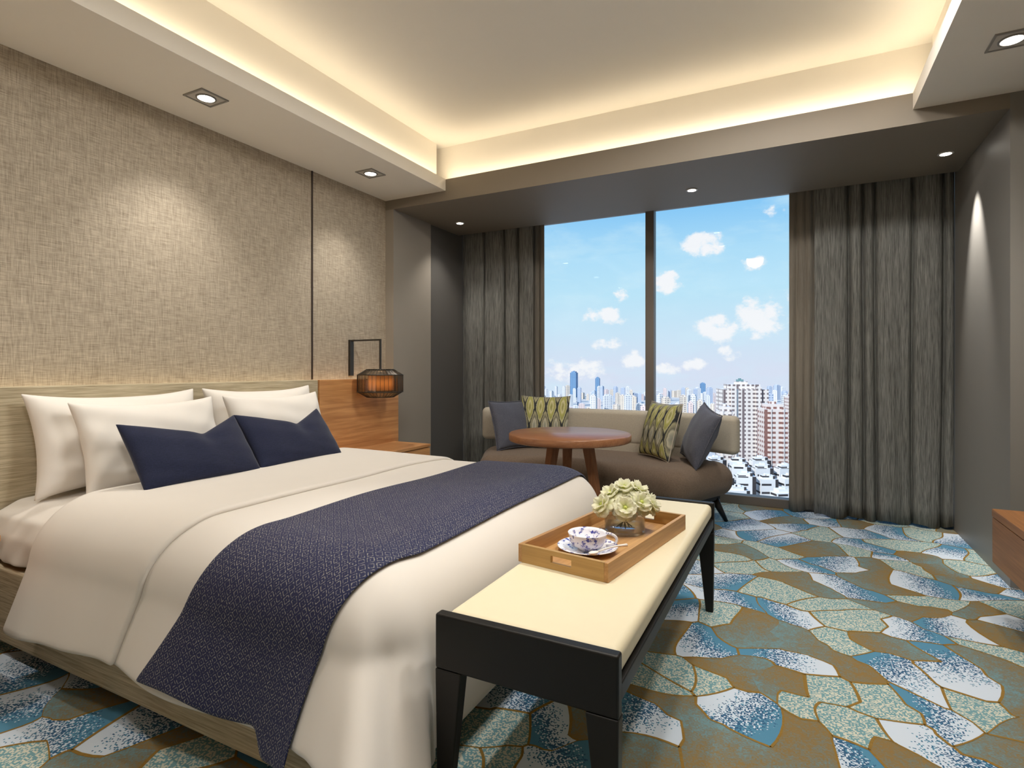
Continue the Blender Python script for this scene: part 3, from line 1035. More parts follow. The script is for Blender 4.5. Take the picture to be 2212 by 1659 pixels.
def m_petal():
    t = NT('ivory_petal')
    s = t.n('SeparateXYZ', {0: t.n('TexCoord').outputs['UV']})
    col = t.ramp(s.outputs[1], [(0.0, lin((222, 228, 150))), (0.2, lin((247, 247, 216))), (0.7, lin((253, 252, 238)))])
    d = t.n('BsdfPrincipled', {'Base Color': col, 'Roughness': .6, 'Subsurface Weight': 0.0})
    tl = t.n('BsdfTranslucent', {'Color': col})
    mx = t.n('MixShader', {0: .6, 1: d.outputs[0], 2: tl.outputs[0]})
    t.t.links.new(mx.outputs[0], t.out.inputs[0])
    return t.m


M['petal'] = m_petal()
M['stem'] = m_plain('green_stem', (62, 72, 36), 0.5, 0.1)
M['heart'] = m_plain('green_yellow_flower_heart', (200, 208, 104), 0.7, 0.1, 300, bump=.5, bscale=600)


def flower(off, tilt_dir, tilt, r, label, seed):
    rnd = random.Random(seed)
    base = Vector(vc) + Vector(off)
    f = thing('flower', tuple(base), label, 'flower', 'white flowers in the glass vase', world=False)
    ax = Vector((tilt_dir[0] * math.sin(tilt), tilt_dir[1] * math.sin(tilt), math.cos(tilt)))
    rot = Vector((0, 0, 1)).rotation_difference(ax).to_matrix()
    mb = MB()
    uvs = []
    for ring, (cnt, rad, lift, open_) in enumerate(((6, 1.0, .0, 1.15), (6, .82, .10, .80), (5, .52, .20, .42))):
        for q in range(cnt):
            a0 = 2 * PI * q / cnt + ring * .5 + rnd.uniform(-.15, .15)
            nu_, nv = 8, 7
            P = np.zeros((nv, nu_, 3))
            phs = rnd.uniform(0, 6)
            for i in range(nv):
                v = i / (nv - 1)
                for j in range(nu_):
                    u = j / (nu_ - 1) * 2 - 1
                    wid = .80 * math.sin(PI * min(1, .12 + v * .80)) ** .7 * r * rad
                    el = open_ * v
                    rad_l = r * rad * (math.sin(el) / max(open_, .01) * 1.0) + .006
                    hgt = r * (lift + .55 * v * (1.25 - open_) + .12 * math.cos(u * 1.4)) + .10 * r * math.sin(u * 7 + phs) * v
                    if ring == 0:
                        hgt -= .35 * r * v * v
                    x = rad_l
                    y = u * wid
                    P[i, j] = rot @ Vector((x * math.cos(a0) - y * math.sin(a0), x * math.sin(a0) + y * math.cos(a0), hgt))
                    uvs.append((j / (nu_ - 1), v))
            mb.grid(P)
    mb.uv = uvs
    mb.build('blossom', M['petal'], f, smooth=True, solid=.0012, subsurf=1)
    hp = [(0, -.04 * r), (.16 * r, 0), (.20 * r, .12 * r), (.12 * r, .28 * r), (0, .33 * r)]
    hm = MB().lathe(hp, 14)
    hm.v = [tuple(rot @ Vector((p[0], p[1], p[2] + .12 * r))) for p in hm.v]
    hm.build('heart', M['heart'], f, smooth=True)
    tip = Vector((off[0] * .45 * -1, off[1] * .45 * -1, .016 - off[2]))
    tip = Vector((-off[0] * 1.35, -off[1] * 1.35, .016 - off[2]))
    pts = []
    for q in range(7):
        t = q / 6
        end = tip
        mid = Vector((-off[0] * .75, -off[1] * .75, -off[2] * .45))
        pts.append((mid * 2 * t * (1 - t) + end * t * t) - ax * (.004 * (1 - t)))
    MB().tube(pts, .0022, 6).build('stem', M['stem'], f, smooth=True)
    return f


def foff(r_, f_, z):
    """offset in the vase, r_ to the viewer's right, f_ away"""
    return (RT[0] * r_ + FW[0] * f_, RT[1] * r_ + FW[1] * f_, z)


def fdir(r_, f_):
    v = (RT[0] * r_ + FW[0] * f_, RT[1] * r_ + FW[1] * f_)
    n = math.hypot(*v)
    return (v[0] / n, v[1] / n)


flower(foff(-.010, -.052, .095), fdir(-.1, -1), .95, .047, 'front white flower facing the teacup, centre of the bunch', 1)
flower(foff(-.080, -.018, .098), fdir(-1, -.4), .95, .046, 'white flower hanging furthest to the bench cushion edge beside the bed', 2)
flower(foff(-.048, .010, .130), fdir(-.8, -.3), .55, .045, 'white flower above the bed-side one, upper left of the bunch', 3)
flower(foff(.000, .020, .150), fdir(-.1, -.4), .30, .044, 'topmost white flower at the middle of the bunch', 4)
flower(foff(.048, -.030, .108), fdir(.5, -.8), .85, .047, 'white flower right of the front one, showing its yellow heart', 5)
flower(foff(.050, .020, .142), fdir(.6, -.2), .50, .046, 'white flower at the upper right of the bunch', 6)
flower(foff(.088, -.005, .100), fdir(1, -.3), .95, .046, 'white flower drooping over the right rim of the vase', 7)
flower(foff(.005, .062, .120), fdir(.1, 1), .70, .044, 'white flower at the back of the bunch facing the window', 8)

# ------------------------------------------------------------------ round table
tcx, tcy, tz = -1.31, 3.385, .69
tb = thing('round_table', (tcx, tcy, 0), 'round wooden table on splayed legs in front of the curved sofa', 'table')
MB().lathe([(0, tz - .05), (.375, tz - .05), (.388, tz - .046), (.392, tz - .036), (.392, tz - .006), (.386, tz), (0, tz)], 72, (tcx, tcy, 0)).build('tabletop', M['wood_t'], tb, smooth=True, bevel=.003, angle=50)
leg_top, leg_bot = .13, .25
for k in range(3):
    a = YAW + math.radians((215, 325, 90)[k])
    d = Vector((math.cos(a), math.sin(a), 0))
    s = Vector((-d.y, d.x, 0))
    c0, c1 = Vector((tcx, tcy, 0)) + d * leg_bot, Vector((tcx, tcy, tz - .051)) + d * leg_top
    lo = [c0 + d * e + s * g for e, g in ((-.018, -.02), (.018, -.02), (.018, .02), (-.018, .02))]
    hi = [c1 + d * e + s * g for e, g in ((-.028, -.032), (.028, -.032), (.028, .032), (-.028, .032))]
    MB().hexa(lo, hi).build('leg', M['wood_leg'], tb, bevel=.004)
    e0 = Vector((tcx, tcy, .33))
    e1 = e0 + d * .185
    MB().hexa([e0 - s * .016 - Vector((0, 0, .02)), e1 - s * .016 - Vector((0, 0, .02)), e1 + s * .016 - Vector((0, 0, .02)), e0 + s * .016 - Vector((0, 0, .02))],
              [e0 - s * .016 + Vector((0, 0, .02)), e1 - s * .016 + Vector((0, 0, .02)), e1 + s * .016 + Vector((0, 0, .02)), e0 + s * .016 + Vector((0, 0, .02))]).build('stretcher', M['wood_leg'], tb)

# ------------------------------------------------------------------ curved sofa
scx, scy = -1.43, 2.17


def arc(r, a):
    return (scx + r * math.sin(a), scy + r * math.cos(a))


def sector(r0, r1, a0, a1, n=40):
    o_ = [arc(r1, a0 + (a1 - a0) * k / n) for k in range(n + 1)]
    i_ = [arc(r0, a1 + (a0 - a1) * k / n) for k in range(n + 1)]
    pts = o_ + i_
    pts.reverse()
    return pts


def arc_sweep(r0, r1, z0, z1, a0, a1, rad, n=64, m=40, ends=True):
    rc_, zc, hr, hz = (r0 + r1) / 2, (z0 + z1) / 2, (r1 - r0) / 2, (z1 - z0) / 2
    rm = rc_
    k_end = rad / rm
    angs = []
    for q in range(9):
        angs.append((a0 + k_end * (1 - math.cos(PI / 2 * q / 8)), q))
    mid = [(a0 + k_end + (a1 - a0 - 2 * k_end) * q / n, 8) for q in range(1, n)]
    angs = angs + mid + [(a1 - (t - a0), q) for t, q in reversed(angs)]
    P = []
    for a, q in angs:
        ins = rad * (1 - math.sin(PI / 2 * q / 8))
        h1, h2, rr = hr - ins, hz - ins, max(rad - ins, .002)
        ring = []
        for k in range(m):
            t = 2 * PI * (k + .5) / m
            cx_, sy_ = math.cos(t), math.sin(t)
            ex = math.copysign(h1 - rr, cx_) + rr * cx_
            ez = math.copysign(h2 - rr, sy_) + rr * sy_
            R_ = rc_ + ex
            ring.append((scx + R_ * math.sin(a), scy + R_ * math.cos(a), zc + ez))
        P.append(ring)
    mb = MB().grid(np.array(P), wrap=True)
    mb.f.append(tuple(range(m - 1, -1, -1)))
    L_ = (len(P) - 1) * m
    mb.f.append(tuple(range(L_, L_ + m)))
    mb.mi += [0, 0]
    mb.f = [tuple(reversed(f_)) for f_ in mb.f]
    return mb


sf = thing('curved_sofa', (scx, 4.1, 0), 'curved armless sofa with brown seat and beige wrap-around back by the window', 'sofa')
A1 = math.radians(26.3)
arc_sweep(1.70, 2.40, .185, .435, -A1, A1, .118).build('seat', M['sofa_seat'], sf, smooth=True, fix=True)
MB().prism(sector(1.79, 2.33, -A1 * .9, A1 * .9), .155, .20).build('base_rail', M['black'], sf, bevel=.01)
A2 = math.radians(26.4)
arc_sweep(2.325, 2.425, .485, .765, -A2, A2, .042).build('backrest', M['sofa_back'], sf, smooth=True, fix=True)
arc_sweep(2.335, 2.412, .40, .53, -math.radians(20), math.radians(20), .02).build('back_support', M['sofa_back'], sf, smooth=True, fix=True)
for r_, a in ((2.29, -23), (2.29, 23), (1.86, -22), (1.86, 22)):
    p1 = Vector(arc(r_, math.radians(a)) + (.165,))
    out = Vector((math.sin(math.radians(a)) * (1 if r_ > 2 else .8), .15 if r_ > 2 else -.6, 0))
    out = Vector((1 if a > 0 else -1, .35 if r_ > 2 else -.5, 0)).normalized()
    p0 = p1 + out * .085
    p0.z = 0
    MB().tube([p1, p0], [.03, .013], 12).build('leg', M['black'], sf, smooth=True)


def sofa_cushion(name, mat, w, h, t, a, r_, z, lean, label, group, yaw=0.0, roll=0.0, piping=None, seed=0, k=.06):
    a = math.radians(a)
    l = math.radians(lean)
    x, y = arc(r_, a)
    inn = Vector((-math.sin(a), -math.cos(a), 0))
    inn = Matrix.Rotation(math.radians(yaw), 3, 'Z') @ inn
    Z = inn * math.cos(l) + Vector((0, 0, math.sin(l)))
    Y = -inn * math.sin(l) + Vector((0, 0, math.cos(l)))
    X = Y.cross(Z)
    Rr = Matrix.Rotation(math.radians(roll), 3, Z)
    X, Y = Rr @ X, Rr @ Y
    c = Vector((x, y, z)) + Y * (h / 2)
    return pillow(name, mat, w, h, t, c, X, Y, Z, label, 'cushion', group, seed=seed, k=k, piping=piping, wr=.003)


G = 'scatter cushions on the curved sofa'
sofa_cushion('scatter_cushion', M['slate'], .42, .42, .14, -18.0, 2.13, .435, 18, 'slate blue cushion at the headboard-side end of the sofa', G, yaw=46, piping=M['slate'], seed=21)
sofa_cushion('scatter_cushion', M['ikat'], .44, .46, .14, -12.5, 2.20, .435, 14, 'yellow and grey patterned cushion behind the round table', G, seed=22)
sofa_cushion('scatter_cushion', M['ikat'], .43, .43, .15, 12.8, 2.10, .435, 16, 'yellow and grey patterned cushion at the window-curtain end of the sofa', G, yaw=-34, piping=M['sofa_back'], seed=23)
sofa_cushion('scatter_cushion', M['slate'], .42, .42, .15, 20.5, 2.09, .44, 22, 'slate blue cushion with piping, tilted at the end nearest the right curtain', G, yaw=-42, roll=-10, piping=M['slate'], seed=24)


# ------------------------------------------------------------------ curtains
def curtain(name, mat, x0, x1, y, z0, z1, grooves, amp, label, seed, groove_w=.013, cat='curtain'):
    rnd = random.Random(seed)
    n, m = max(40, int((x1 - x0) / .006)), 24
    P = np.zeros((n, m, 3))
    for i in range(n):
        x = x0 + (x1 - x0) * i / (n - 1)
        for j in range(m):
            t = j / (m - 1)
            z = z0 + (z1 - z0) * t
            d = 0.0
            xs = x + .012 * math.sin(3.0 * t + 9 * x) * (1 - t)
            for gx in grooves:
                d += amp * math.exp(-((xs - gx) / groove_w) ** 2)
            edges = sorted([x0] + list(grooves) + [x1])
            for a, b in zip(edges[:-1], edges[1:]):
                if a <= xs <= b:
                    d -= amp * .35 * math.sin(PI * (xs - a) / (b - a))
            d += .004 * math.sin(40 * xs + 2 * t) + (1 - t) ** 6 * .018 * math.sin(26 * xs + seed)
            P[i, j] = (x, y + d, z + (1 - t) ** 8 * .012 * math.sin(31 * xs + seed))
    o = MB().grid(P).build(name, mat, smooth=True, solid=.006, origin=((x0 + x1) / 2, y, z0))
    return tag(o, label, cat)


curtain('curtain', M['curtain'], AL - .012, -2.20, 4.74, .012, 2.57, [-2.73, -2.51, -2.36], .042, 'charcoal floor-length curtain hanging on the bed side of the window', 2)
curtain('curtain', M['curtain'], .115, AR - .004, 4.765, .012, 2.57, [.335, .425, .50, .725, .90], .042, 'charcoal floor-length curtain hanging on the cabinet side of the window', 3)
curtain('sheer_curtain', M['sheer'], -2.30, -2.125, 4.84, .012, 2.57, [-2.24, -2.18], .012, 'narrow taupe sheer gathered beside the curtain on the bed side', 4)
curtain('sheer_curtain', M['sheer'], -.055, .16, 4.85, .012, 2.57, [.0, .06, .11], .010, 'narrow taupe sheer gathered beside the curtain on the cabinet side', 5)

# ------------------------------------------------------------------ nightstands, wall lamps
def nightstand(x0, x1, y0, y1, top, label, hy):
    n = thing('nightstand', ((x0 + x1) / 2, (y0 + y1) / 2, 0), label, 'nightstand')
    MB().box(x0, x1, y0, y1, top - .022, top).build('top', M['wood_y'], n, bevel=.003)
    MB().box(x0, x1 - .02, y0 + .005, y1 - .005, top - .17, top - .0225).build('body', M['wood_y'], n, bevel=.002)
    d = MB().box(x1 - .0195, x1 - .003, y0 + .006, y1 - .006, top - .168, top - .028).build('drawer', M['wood_y'], n, bevel=.002)
    MB().box(x1 - .003, x1 + .012, hy - .04, hy + .04, top - .05, top - .042).build('handle', M['steel'], d)
    for x in (x0 + .03, x1 - .035):
        for y in (y0 + .025, y1 - .025):
            MB().box(x - .014, x + .014, y - .014, y + .014, 0, top - .17).build('leg', M['black'], n)
    return n


nightstand(HX + .014, -2.55, 2.86, 3.60, .52, 'oak nightstand under the lamp, between the bed and the window recess', 3.38)
nightstand(HX + .014, -2.345, .30, .878, .553, 'oak nightstand on the near side of the bed, cut off by the picture edge', .55)


def wall_lamp(ly, label):
    lx = -2.745
    L = thing('wall_lamp', (XL, ly, 1.05), label, 'lamp')
    MB().box(XL + .001, XL + .02, ly - .02, ly + .02, 1.052, 1.325).build('back_plate', M['bronze'], L, bevel=.002)
    MB().box(XL + .02, lx + .006, ly - .006, ly + .006, 1.313, 1.325).build('arm', M['bronze'], L)
    MB().box(lx - .006, lx + .006, ly - .006, ly + .006, 1.10, 1.313).build('drop_rod', M['bronze'], L)
    c = (lx, ly, 0)
    sh = MB().lathe([(.100, .897), (.163, .935), (.163, 1.060), (.100, 1.100)], 12, c)
    sh.f = sh.f[:-2]
    sh.mi = sh.mi[:-2]
    s = sh.build('lamp_shade', M['smoke'], L, solid=.003)
    w_ = MB()
    for k in range(36):
        a = 2 * PI * k / 36
        def q(r, z):
            return (lx + r * math.cos(a), ly + r * math.sin(a), z)
        w_.tube([q(.101, .897), q(.166, .935), q(.166, 1.060), q(.101, 1.100)], .0016, 5)
    for r, z in ((.100, .897), (.166, .935), (.166, 1.060), (.100, 1.100)):
        w_.tube([(lx + r * math.cos(2 * PI * k / 36), ly + r * math.sin(2 * PI * k / 36), z) for k in range(37)], .0035, 6, cap=False)
    w_.build('wire_cage', M['bronze'], L, smooth=True)
    MB().lathe([(.0, 1.085), (.075, 1.085), (.1, 1.094), (.1, 1.099), (.0, 1.101)], 24, c).build('cap', M['steel'], L, smooth=True)
    MB().lathe([(0, 1.085), (.016, 1.085), (.016, 1.045), (0, 1.045)], 16, c).build('lamp_holder', M['bronze'], L)
    df = MB().lathe([(.09, .945), (.09, 1.055)], 28, c)
    df.f, df.mi = df.f[:-2], df.mi[:-2]
    df.build('diffuser', M['frost'], L, smooth=True, solid=.002)
    MB().lathe([(0, .955), (.02, .962), (.031, .985), (.03, 1.005), (.016, 1.035), (.014, 1.046), (0, 1.046)], 20, c).build('bulb', M['bulb'], L, smooth=True)
    return L


wall_lamp(3.238, 'bracket wall lamp with a smoked amber wire shade over the nightstand')

# ------------------------------------------------------------------ floating cabinet on the right
cb = thing('floating_cabinet', (.91, 2.3, .25), 'wall-hung oak cabinet cut off by the right picture edge', 'cabinet')
MB().box(.768, XR - .001, .9, 3.17, .450, .484).build('top', M['wood_cab'], cb, bevel=.002)
MB().box(.785, XR - .001, .905, 3.165, .25, .447).build('body', M['wood_cab'], cb)
for y0, y1 in ((.905, 1.655), (1.66, 2.41), (2.415, 3.167)):
    MB().box(.769, .784, y0, y1, .25, .446).build('drawer', M['wood_cab'], cb, bevel=.0015)


# ------------------------------------------------------------------ downlights
def square_light(x, y, label, z=ZD):
    r = thing('square_downlight', (x, y, z), label, 'ceiling light', 'square downlights in the lowered ceiling')
    a, b = .075, .066
    fm = MB().box(x - a, x + a, y - a, y - b, z - .006, z).box(x - a, x + a, y + b, y + a, z - .006, z)
    fm.box(x - a, x - b, y - b, y + b, z - .006, z).box(x + b, x + a, y - b, y + b, z - .006, z)
    fm.build('frame', M['steel_dark'], r)
    MB().box(x - b, x + b, y - b, y + b, z - .003, z).build('baffle', M['baffle'], r)
    MB().lathe([(.040, -.008), (.048, -.008), (.048, -.003), (.040, -.003)], 32, (x, y, z), closed=True).build('trim_ring', M['steel_dark'], r, smooth=True)
    MB().lathe([(0, -.007), (.039, -.006), (.039, -.003), (0, -.003)], 32, (x, y, z)).build('lens', M['lamp_disc'], r)
    return r


def round_light(x, y, label):
    z = ZS
    r = thing('round_downlight', (x, y, z), label, 'ceiling light', 'small round downlights in the recess ceiling')
    MB().lathe([(.030, -.006), (.042, -.004), (.042, 0), (.030, 0)], 32, (x, y, z), closed=True).build('trim_ring', M['baffle'], r, smooth=True)
    MB().lathe([(0, -.007), (.029, -.006), (.029, 0), (0, 0)], 28, (x, y, z)).build('lens', M['lamp_disc'], r)
    return r


def spot(x, y, z, power, size, blend=.8, col=(1, .93, .82), rad=.03, tilt=None):
    l = bpy.data.lights.new('downlight_beam', 'SPOT')
    l.energy = power
    l.spot_size = math.radians(size)
    l.spot_blend = blend
    l.color = col
    l.shadow_soft_size = rad
    o = bpy.data.objects.new('downlight_beam', l)
    C.objects.link(o)
    o.location = (x, y, z - .025)
    if tilt:
        o.rotation_euler = tilt
    return o


M['steel_dark'] = m_plain('grey_fitting', (150, 147, 142), 0.4, 0.03, metal=0.2)
M['baffle'] = m_plain('pale_fitting', (200, 196, 190), 0.5, 0.03)
square_light(-2.70, 1.84, 'square downlight above the pillows, nearest over the headboard wall')
square_light(-2.70, 3.08, 'square downlight above the nightstand, by the recess corner')
square_light(.809, 3.06, 'square downlight over the cabinet side, cut off by the right edge')
round_light(-2.70, 4.262, 'small round downlight in front of the left curtain')
round_light(-.687, 4.248, 'small round downlight in front of the window panes')
round_light(.807, 4.235, 'small round downlight beside the lit right recess wall')
square_light(-2.70, .60, 'square downlight above the near side of the headboard, behind the picture edge')
square_light(-.95, 1.42, 'square downlight in the upper ceiling above the foot of the bed', ZC)
square_light(-.25, 2.25, 'added unseen fill light in the upper ceiling over the far end of the bench', ZC)  # this and the next two are unseen, added to lift the brightness
square_light(.35, 2.1, 'added unseen fill light in the upper ceiling over the open carpet', ZC)
square_light(-.6, .2, 'added unseen fill light in the upper ceiling above the camera', ZC)
WARM = (1, .955, .88)
NEUT = (1, .97, .92)
spot(-2.70, 1.84, ZD, 46, 96, 1.0, WARM)
spot(-2.70, 3.08, ZD, 38, 96, 1.0, WARM)
spot(-2.70, .60, ZD, 50, 96, 1.0, WARM)
spot(.809, 3.06, ZD, 40, 90, 1.0, WARM)
spot(-2.70, 4.262, ZS, 25, 100, .9, WARM)
spot(-.687, 4.248, ZS, 50, 110, .9, WARM)
spot(.807, 4.235, ZS, 130, 44, .9, NEUT, .01, (0, math.radians(-11), 0))
# upper ceiling lamps; the wide unseen ones are added to brighten the room
spot(-.95, 1.42, ZC, 95, 44, 1.0, NEUT, .05)
spot(-.25, 2.25, ZC, 88, 176, .25, NEUT, .12)
spot(.35, 2.1, ZC, 108, 176, .25, NEUT, .12)
spot(-.6, .2, ZC, 80, 176, .25, NEUT, .12)

# ------------------------------------------------------------------ city outside
def m_facade(name, wall, glass, fx, fz, roof=(236, 232, 228), lo=.28, hi=.74):
    t = NT(name)
    p = t.n('SeparateXYZ', {0: t.n('TexCoord').outputs['Object']})
    u = t.math('ADD', p.outputs[0], p.outputs[1])
    def band(sock, per, a, b):
        f = t.math('FRACT', t.math('DIVIDE', sock, per))
        return t.math('MULTIPLY', t.math('GREATER_THAN', f, a), t.math('LESS_THAN', f, b))
    wdw = t.math('MULTIPLY', band(u, fx, .22, .78), band(p.outputs[2], fz, lo, hi))
    bal = t.math('MULTIPLY', band(u, fx * 4, .0, .12), 1.0)
    nz = t.n('SeparateXYZ', {0: t.n('NewGeometry').outputs['Normal']}).outputs[2]
    side = t.math('LESS_THAN', nz, .5)
    f = t.math('MULTIPLY', t.math('MAXIMUM', wdw, bal), side)
    c = t.mix(f, lin(wall), lin(glass))
    col = t.mix(side, lin(roof), c)
    return t.finish(col, .7, None, 0, .3)


FAC = [m_facade('hazed_white_facade', (228, 226, 224), (150, 156, 170), 4.2, 3.1), m_facade('hazed_cream_facade', (228, 214, 196), (150, 140, 140), 5.0, 3.1),  # pale walls and weak window contrast put distance haze into these colours
       m_facade('hazed_grey_facade', (190, 198, 212), (128, 144, 170), 3.6, 3.2), m_facade('blue_glass_facade', (110, 146, 180), (84, 120, 160), 6.0, 3.4),
       m_facade('hazed_pink_facade', (226, 206, 200), (160, 150, 156), 4.4, 3.0)]
NEAR = [m_facade('apartment_facade', (226, 216, 208), (120, 106, 106), 3.4, 3.1), m_facade('apartment_facade_red', (222, 208, 200), (136, 96, 88), 3.8, 3.1),
        m_facade('lowrise_facade', (232, 230, 228), (60, 56, 58), 9.0, 4.2, (236, 234, 230), .35, .6)]
GZ = -90.0
g = MB().lathe([(30, GZ - 2), (2100, GZ - 2), (2100, GZ), (30, GZ)], 96, closed=True).build('ground', m_plain('pale_city_ground', (206, 202, 196), .9, .15, .02))
g['kind'] = 'structure'
rc = random.Random(5)


SPOTS = []


def free(px, D, wpx, depth):
    x, y = at_depth(px, D)
    r = .5 * math.hypot(wpx / F_PX * D, depth)
    return all((x - a) ** 2 + (y - b) ** 2 > (r + c) ** 2 for a, b, c in SPOTS)


def building(px, top, D, wpx, depth, mat, label, group, rot=0.0, steps=1, parts=False, name='tower', cat='building'):
    x, y = at_depth(px, D)
    w = wpx / F_PX * D
    SPOTS.append((x, y, .5 * math.hypot(w, depth)))
    ztop = CAMH + (HZ - top) / F_PX * D
    hgt = ztop - GZ
    hw, hd = w / 2, depth / 2
    body = MB().box(-hw, hw, -hd, hd, 0, hgt * (.93 if steps else 1))
    crown = MB()
    if steps:
        crown.box(-hw * .7, hw * .7, -hd * .7, hd * .7, hgt * .93, hgt * .975).box(-hw * .3, hw * .2, -hd * .4, hd * .3, hgt * .975, hgt)
    if parts:
        r = thing(name, (x, y, GZ), label, cat, group, rotz=rot, world=False)
        body.build('tower_block', mat, r)
        for s in (-1, 1):
            b2 = MB()
            b2.box(s * hw * .55 - w * .06, s * hw * .55 + w * .06, -hd - w * .05, -hd, 0, hgt * .95)
            b2.build('bay', mat, r)
        crown.build('roof_block', mat, r)
        return r
    if steps:
        body.add(crown.v, crown.f)
    o = body.build(name, mat, origin=(x, y, GZ), local=True)
    o.rotation_euler = (0, 0, rot)
    return tag(o, label, cat, group)


# landmark towers
building(1240, 801, 1820, 13, 26, FAC[3], 'tall slab-topped grey-blue tower alone above the skyline, left pane', 'landmark towers', .1)
building(1291, 814, 1780, 9, 20, FAC[3], 'slim blue tower with stepped spire on the skyline, left pane', 'landmark towers', .2)
building(1518, 826, 1700, 10, 18, FAC[3], 'narrow dark blue tower on the skyline, right pane', 'landmark towers', .3)
building(1598, 817, 900, 17, 14, m_facade('green_glass_facade', (116, 150, 150), (84, 120, 124), 5, 3.2), 'green-roofed tower rising behind the large cream apartment block', 'landmark towers', .4)
building(1650, 842, 700, 28, 18, FAC[2], 'grey tower just right of the large cream apartment block', 'landmark towers', .4)
# near apartment blocks
building(1602, 824, 430, 92, 22, NEAR[0], 'large cream apartment block with gridded balconies above the sofa end', 'near apartment blocks', .35, parts=True)
building(1565, 872, 380, 30, 14, NEAR[0], 'shorter white block directly behind the sofa backrest end', 'near apartment blocks', .3, parts=True)
building(1668, 866, 360, 46, 16, NEAR[1], 'pinkish apartment block beside the right sheer curtain', 'near apartment blocks', .35, parts=True)
building(1722, 846, 520, 40, 20, NEAR[1], 'tall pale block half hidden by the right sheer curtain', 'near apartment blocks', .3, parts=True)
GF, LF = 'pale towers on the far skyline', 'pale high-rise tower standing in the hazy row on the far skyline'
for k in range(64):
    px = 1164 + k * 8.6 + rc.uniform(-3, 3)
    if 1545 < px < 1660:
        continue
    wp, dp = rc.uniform(5, 9.5), rc.uniform(12, 18)
    for _ in range(30):
        D = rc.uniform(1350, 1850)
        if free(px, D, wp, dp):
            break
    else:
        continue
    building(px, rc.uniform(830, 852), D, wp, dp, rc.choice([FAC[0], FAC[0], FAC[1], FAC[2], FAC[4]]), LF, GF, rc.uniform(0, .8))
GM, LM = 'white apartment towers of the middle distance', 'white apartment tower in the crowded middle distance below the skyline'
for k in range(46):
    px = 1160 + k * 12.2 + rc.uniform(-4, 4)
    if 1560 < px < 1650:
        continue
    wp, dp = rc.uniform(8, 14), rc.uniform(12, 18)
    for _ in range(30):
        D = rc.uniform(800, 1300)
        if free(px, D, wp, dp):
            break
    else:
        continue
    building(px, rc.uniform(848, 880), D, wp, dp, rc.choice([FAC[0], FAC[0], FAC[1], FAC[4], FAC[2]]), LM, GM, rc.uniform(0, .8))
GL, LL = 'flat-roofed low blocks below the towers', 'flat-roofed white low-rise block below the apartment towers'
k = 0
for D, top in ((345, 983), (318, 1000), (292, 1020), (268, 1046), (246, 1074)):
    for q in range(7):
        px = 1440 + q * 48 + (D % 7) * 5
        wp = rc.uniform(36, 44)
        if free(px, D, wp, 5):
            building(px, top + rc.uniform(-5, 6), D, wp, 6, NEAR[2], LL, GL, .3 + .15 * (k % 3), steps=1, name='low_rise_block')
            k += 1

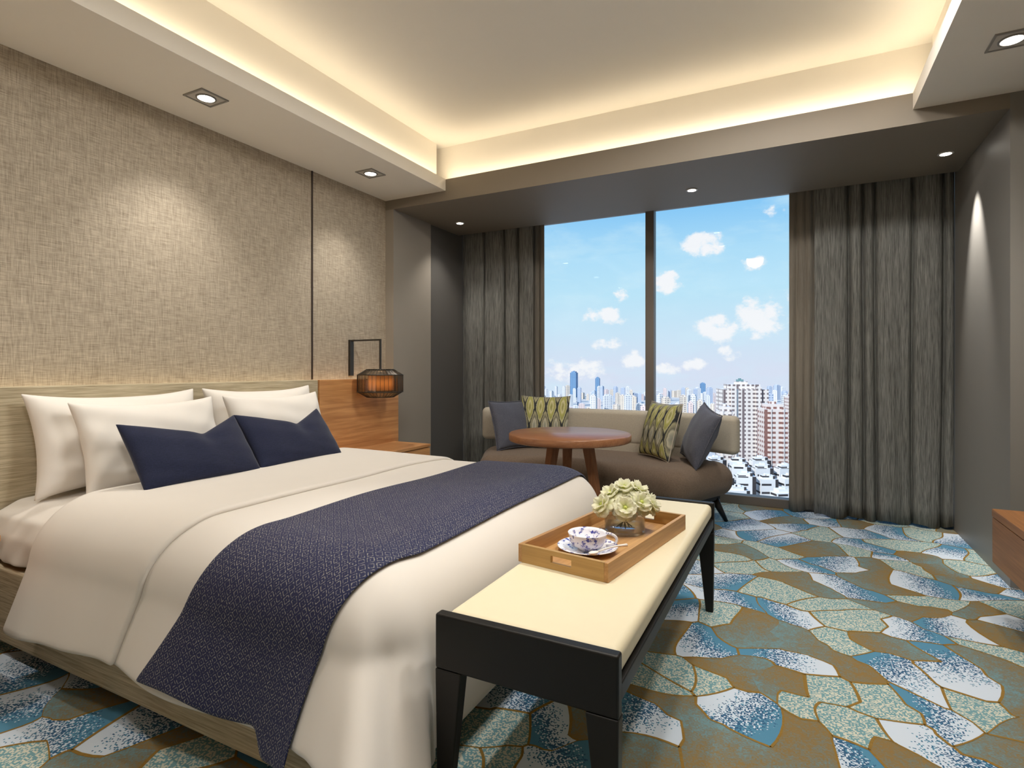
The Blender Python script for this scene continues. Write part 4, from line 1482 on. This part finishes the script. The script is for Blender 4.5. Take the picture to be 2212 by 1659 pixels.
# ------------------------------------------------------------------ sky
def build_world():
    t = NT('day_sky', world=True)
    d = t.n('SeparateXYZ', {0: t.n('TexCoord').outputs['Generated']})
    X, Y, Z = d.outputs
    az = t.math('ARCTAN2', X, Y)
    el = t.math('ARCSINE', Z)
    gen = t.n('TexCoord').outputs['Generated']
    sky = t.ramp(t.math('DIVIDE', el, 1.0, clamp=True), [(0.0, lin((222, 230, 248))), (0.06, lin((210, 234, 251))), (0.13, lin((194, 234, 253))), (0.20, lin((178, 226, 253))),
                                                           (0.30, lin((122, 196, 250))), (0.42, lin((104, 180, 244))), (1.0, lin((60, 130, 220)))])
    n1 = t.n('TexNoise', {'Vector': t.vmath('MULTIPLY', gen, (9, 9, 26)), 'Scale': 1.0, 'Detail': 5.0, 'Roughness': .6}).outputs[0]
    wisp = t.math('MULTIPLY', t.ramp(n1, [(0.48, (0, 0, 0, 1)), (0.75, (1, 1, 1, 1))]), .55)
    col = t.mix(wisp, sky, lin((214, 242, 255)))
    n2 = t.n('TexNoise', {'Vector': t.vmath('MULTIPLY', gen, (34, 34, 44)), 'Scale': 1.0, 'Detail': 5.0, 'Roughness': .6}).outputs[0]
    total = None
    for px, py, rx, rz, st in [(1520, 528, 44, 26, 1), (1443, 614, 30, 28, 1), (1627, 574, 26, 20, .8), (1645, 688, 58, 42, 1), (1545, 710, 52, 28, 1), (1300, 682, 46, 18, .8),
                               (1340, 638, 24, 14, .7), (1365, 776, 26, 22, .9), (1312, 748, 34, 16, .7), (1575, 764, 22, 16, .7), (1500, 788, 26, 12, .7), (1436, 799, 30, 12, .8),
                               (1670, 456, 26, 16, .5), (1250, 800, 60, 24, .6), (1750, 640, 60, 40, .8), (1000, 700, 90, 50, .8)]:
        x, y = at_depth(px, 1.0)
        a = math.atan2(x, y)
        e = math.atan2((HZ - py) / F_PX, math.hypot(x, y))
        c2 = 1 / (1 + ((px - CX) / F_PX) ** 2)
        sx, sz = rx / F_PX * c2 * 1.25, rz / F_PX * math.sqrt(c2) * 1.25
        da = t.math('DIVIDE', t.math('SUBTRACT', az, a), sx)
        de = t.math('DIVIDE', t.math('SUBTRACT', el, e), sz)
        r2 = t.math('ADD', t.math('MULTIPLY', da, da), t.math('MULTIPLY', de, de))
        f = t.math('MULTIPLY', t.math('SUBTRACT', 1.0, r2, clamp=False), st)
        total = f if total is None else t.math('MAXIMUM', total, f)
    m = t.math('ADD', total, t.math('MULTIPLY_ADD', n2, 3.2, -1.75))
    cl = t.ramp(m, [(0.05, (0, 0, 0, 1)), (0.75, (1, 1, 1, 1))], 'EASE')
    col = t.mix(cl, col, lin((252, 252, 255)))
    low = t.math('LESS_THAN', Z, -.06)
    col = t.mix(low, col, lin((206, 208, 212)))
    bg = t.n('Background', {'Color': col, 'Strength': 1.0})
    t.t.links.new(bg.outputs[0], t.out.inputs[0])
    S.world = t.m


build_world()
sun = bpy.data.objects.new('sun', bpy.data.lights.new('sun', 'SUN'))
C.objects.link(sun)
sun.data.energy = 4.5
sun.data.angle = .01
sun.data.color = (1, .97, .92)
sun.rotation_euler = Vector((.35, .75, -.62)).to_track_quat('-Z', 'Y').to_euler()

for o in list(bpy.data.objects):
    for k in ('_w', '_o'):
        if k in o:
            del o[k]

# ------------------------------------------------------------------ picture settings
vs = S.view_settings
S.display_settings.display_device = 'sRGB'
vs.view_transform = 'Standard'
vs.look = 'None'
vs.exposure = 0.0
vs.gamma = 1.0
vs.use_curve_mapping = False
S.cycles.use_denoising = True
S.cycles.max_bounces = 10
S.cycles.diffuse_bounces = 5
S.cycles.transparent_max_bounces = 16
S.cycles.sample_clamp_indirect = 6.0
S.cycles.caustics_reflective = False
S.cycles.caustics_refractive = False
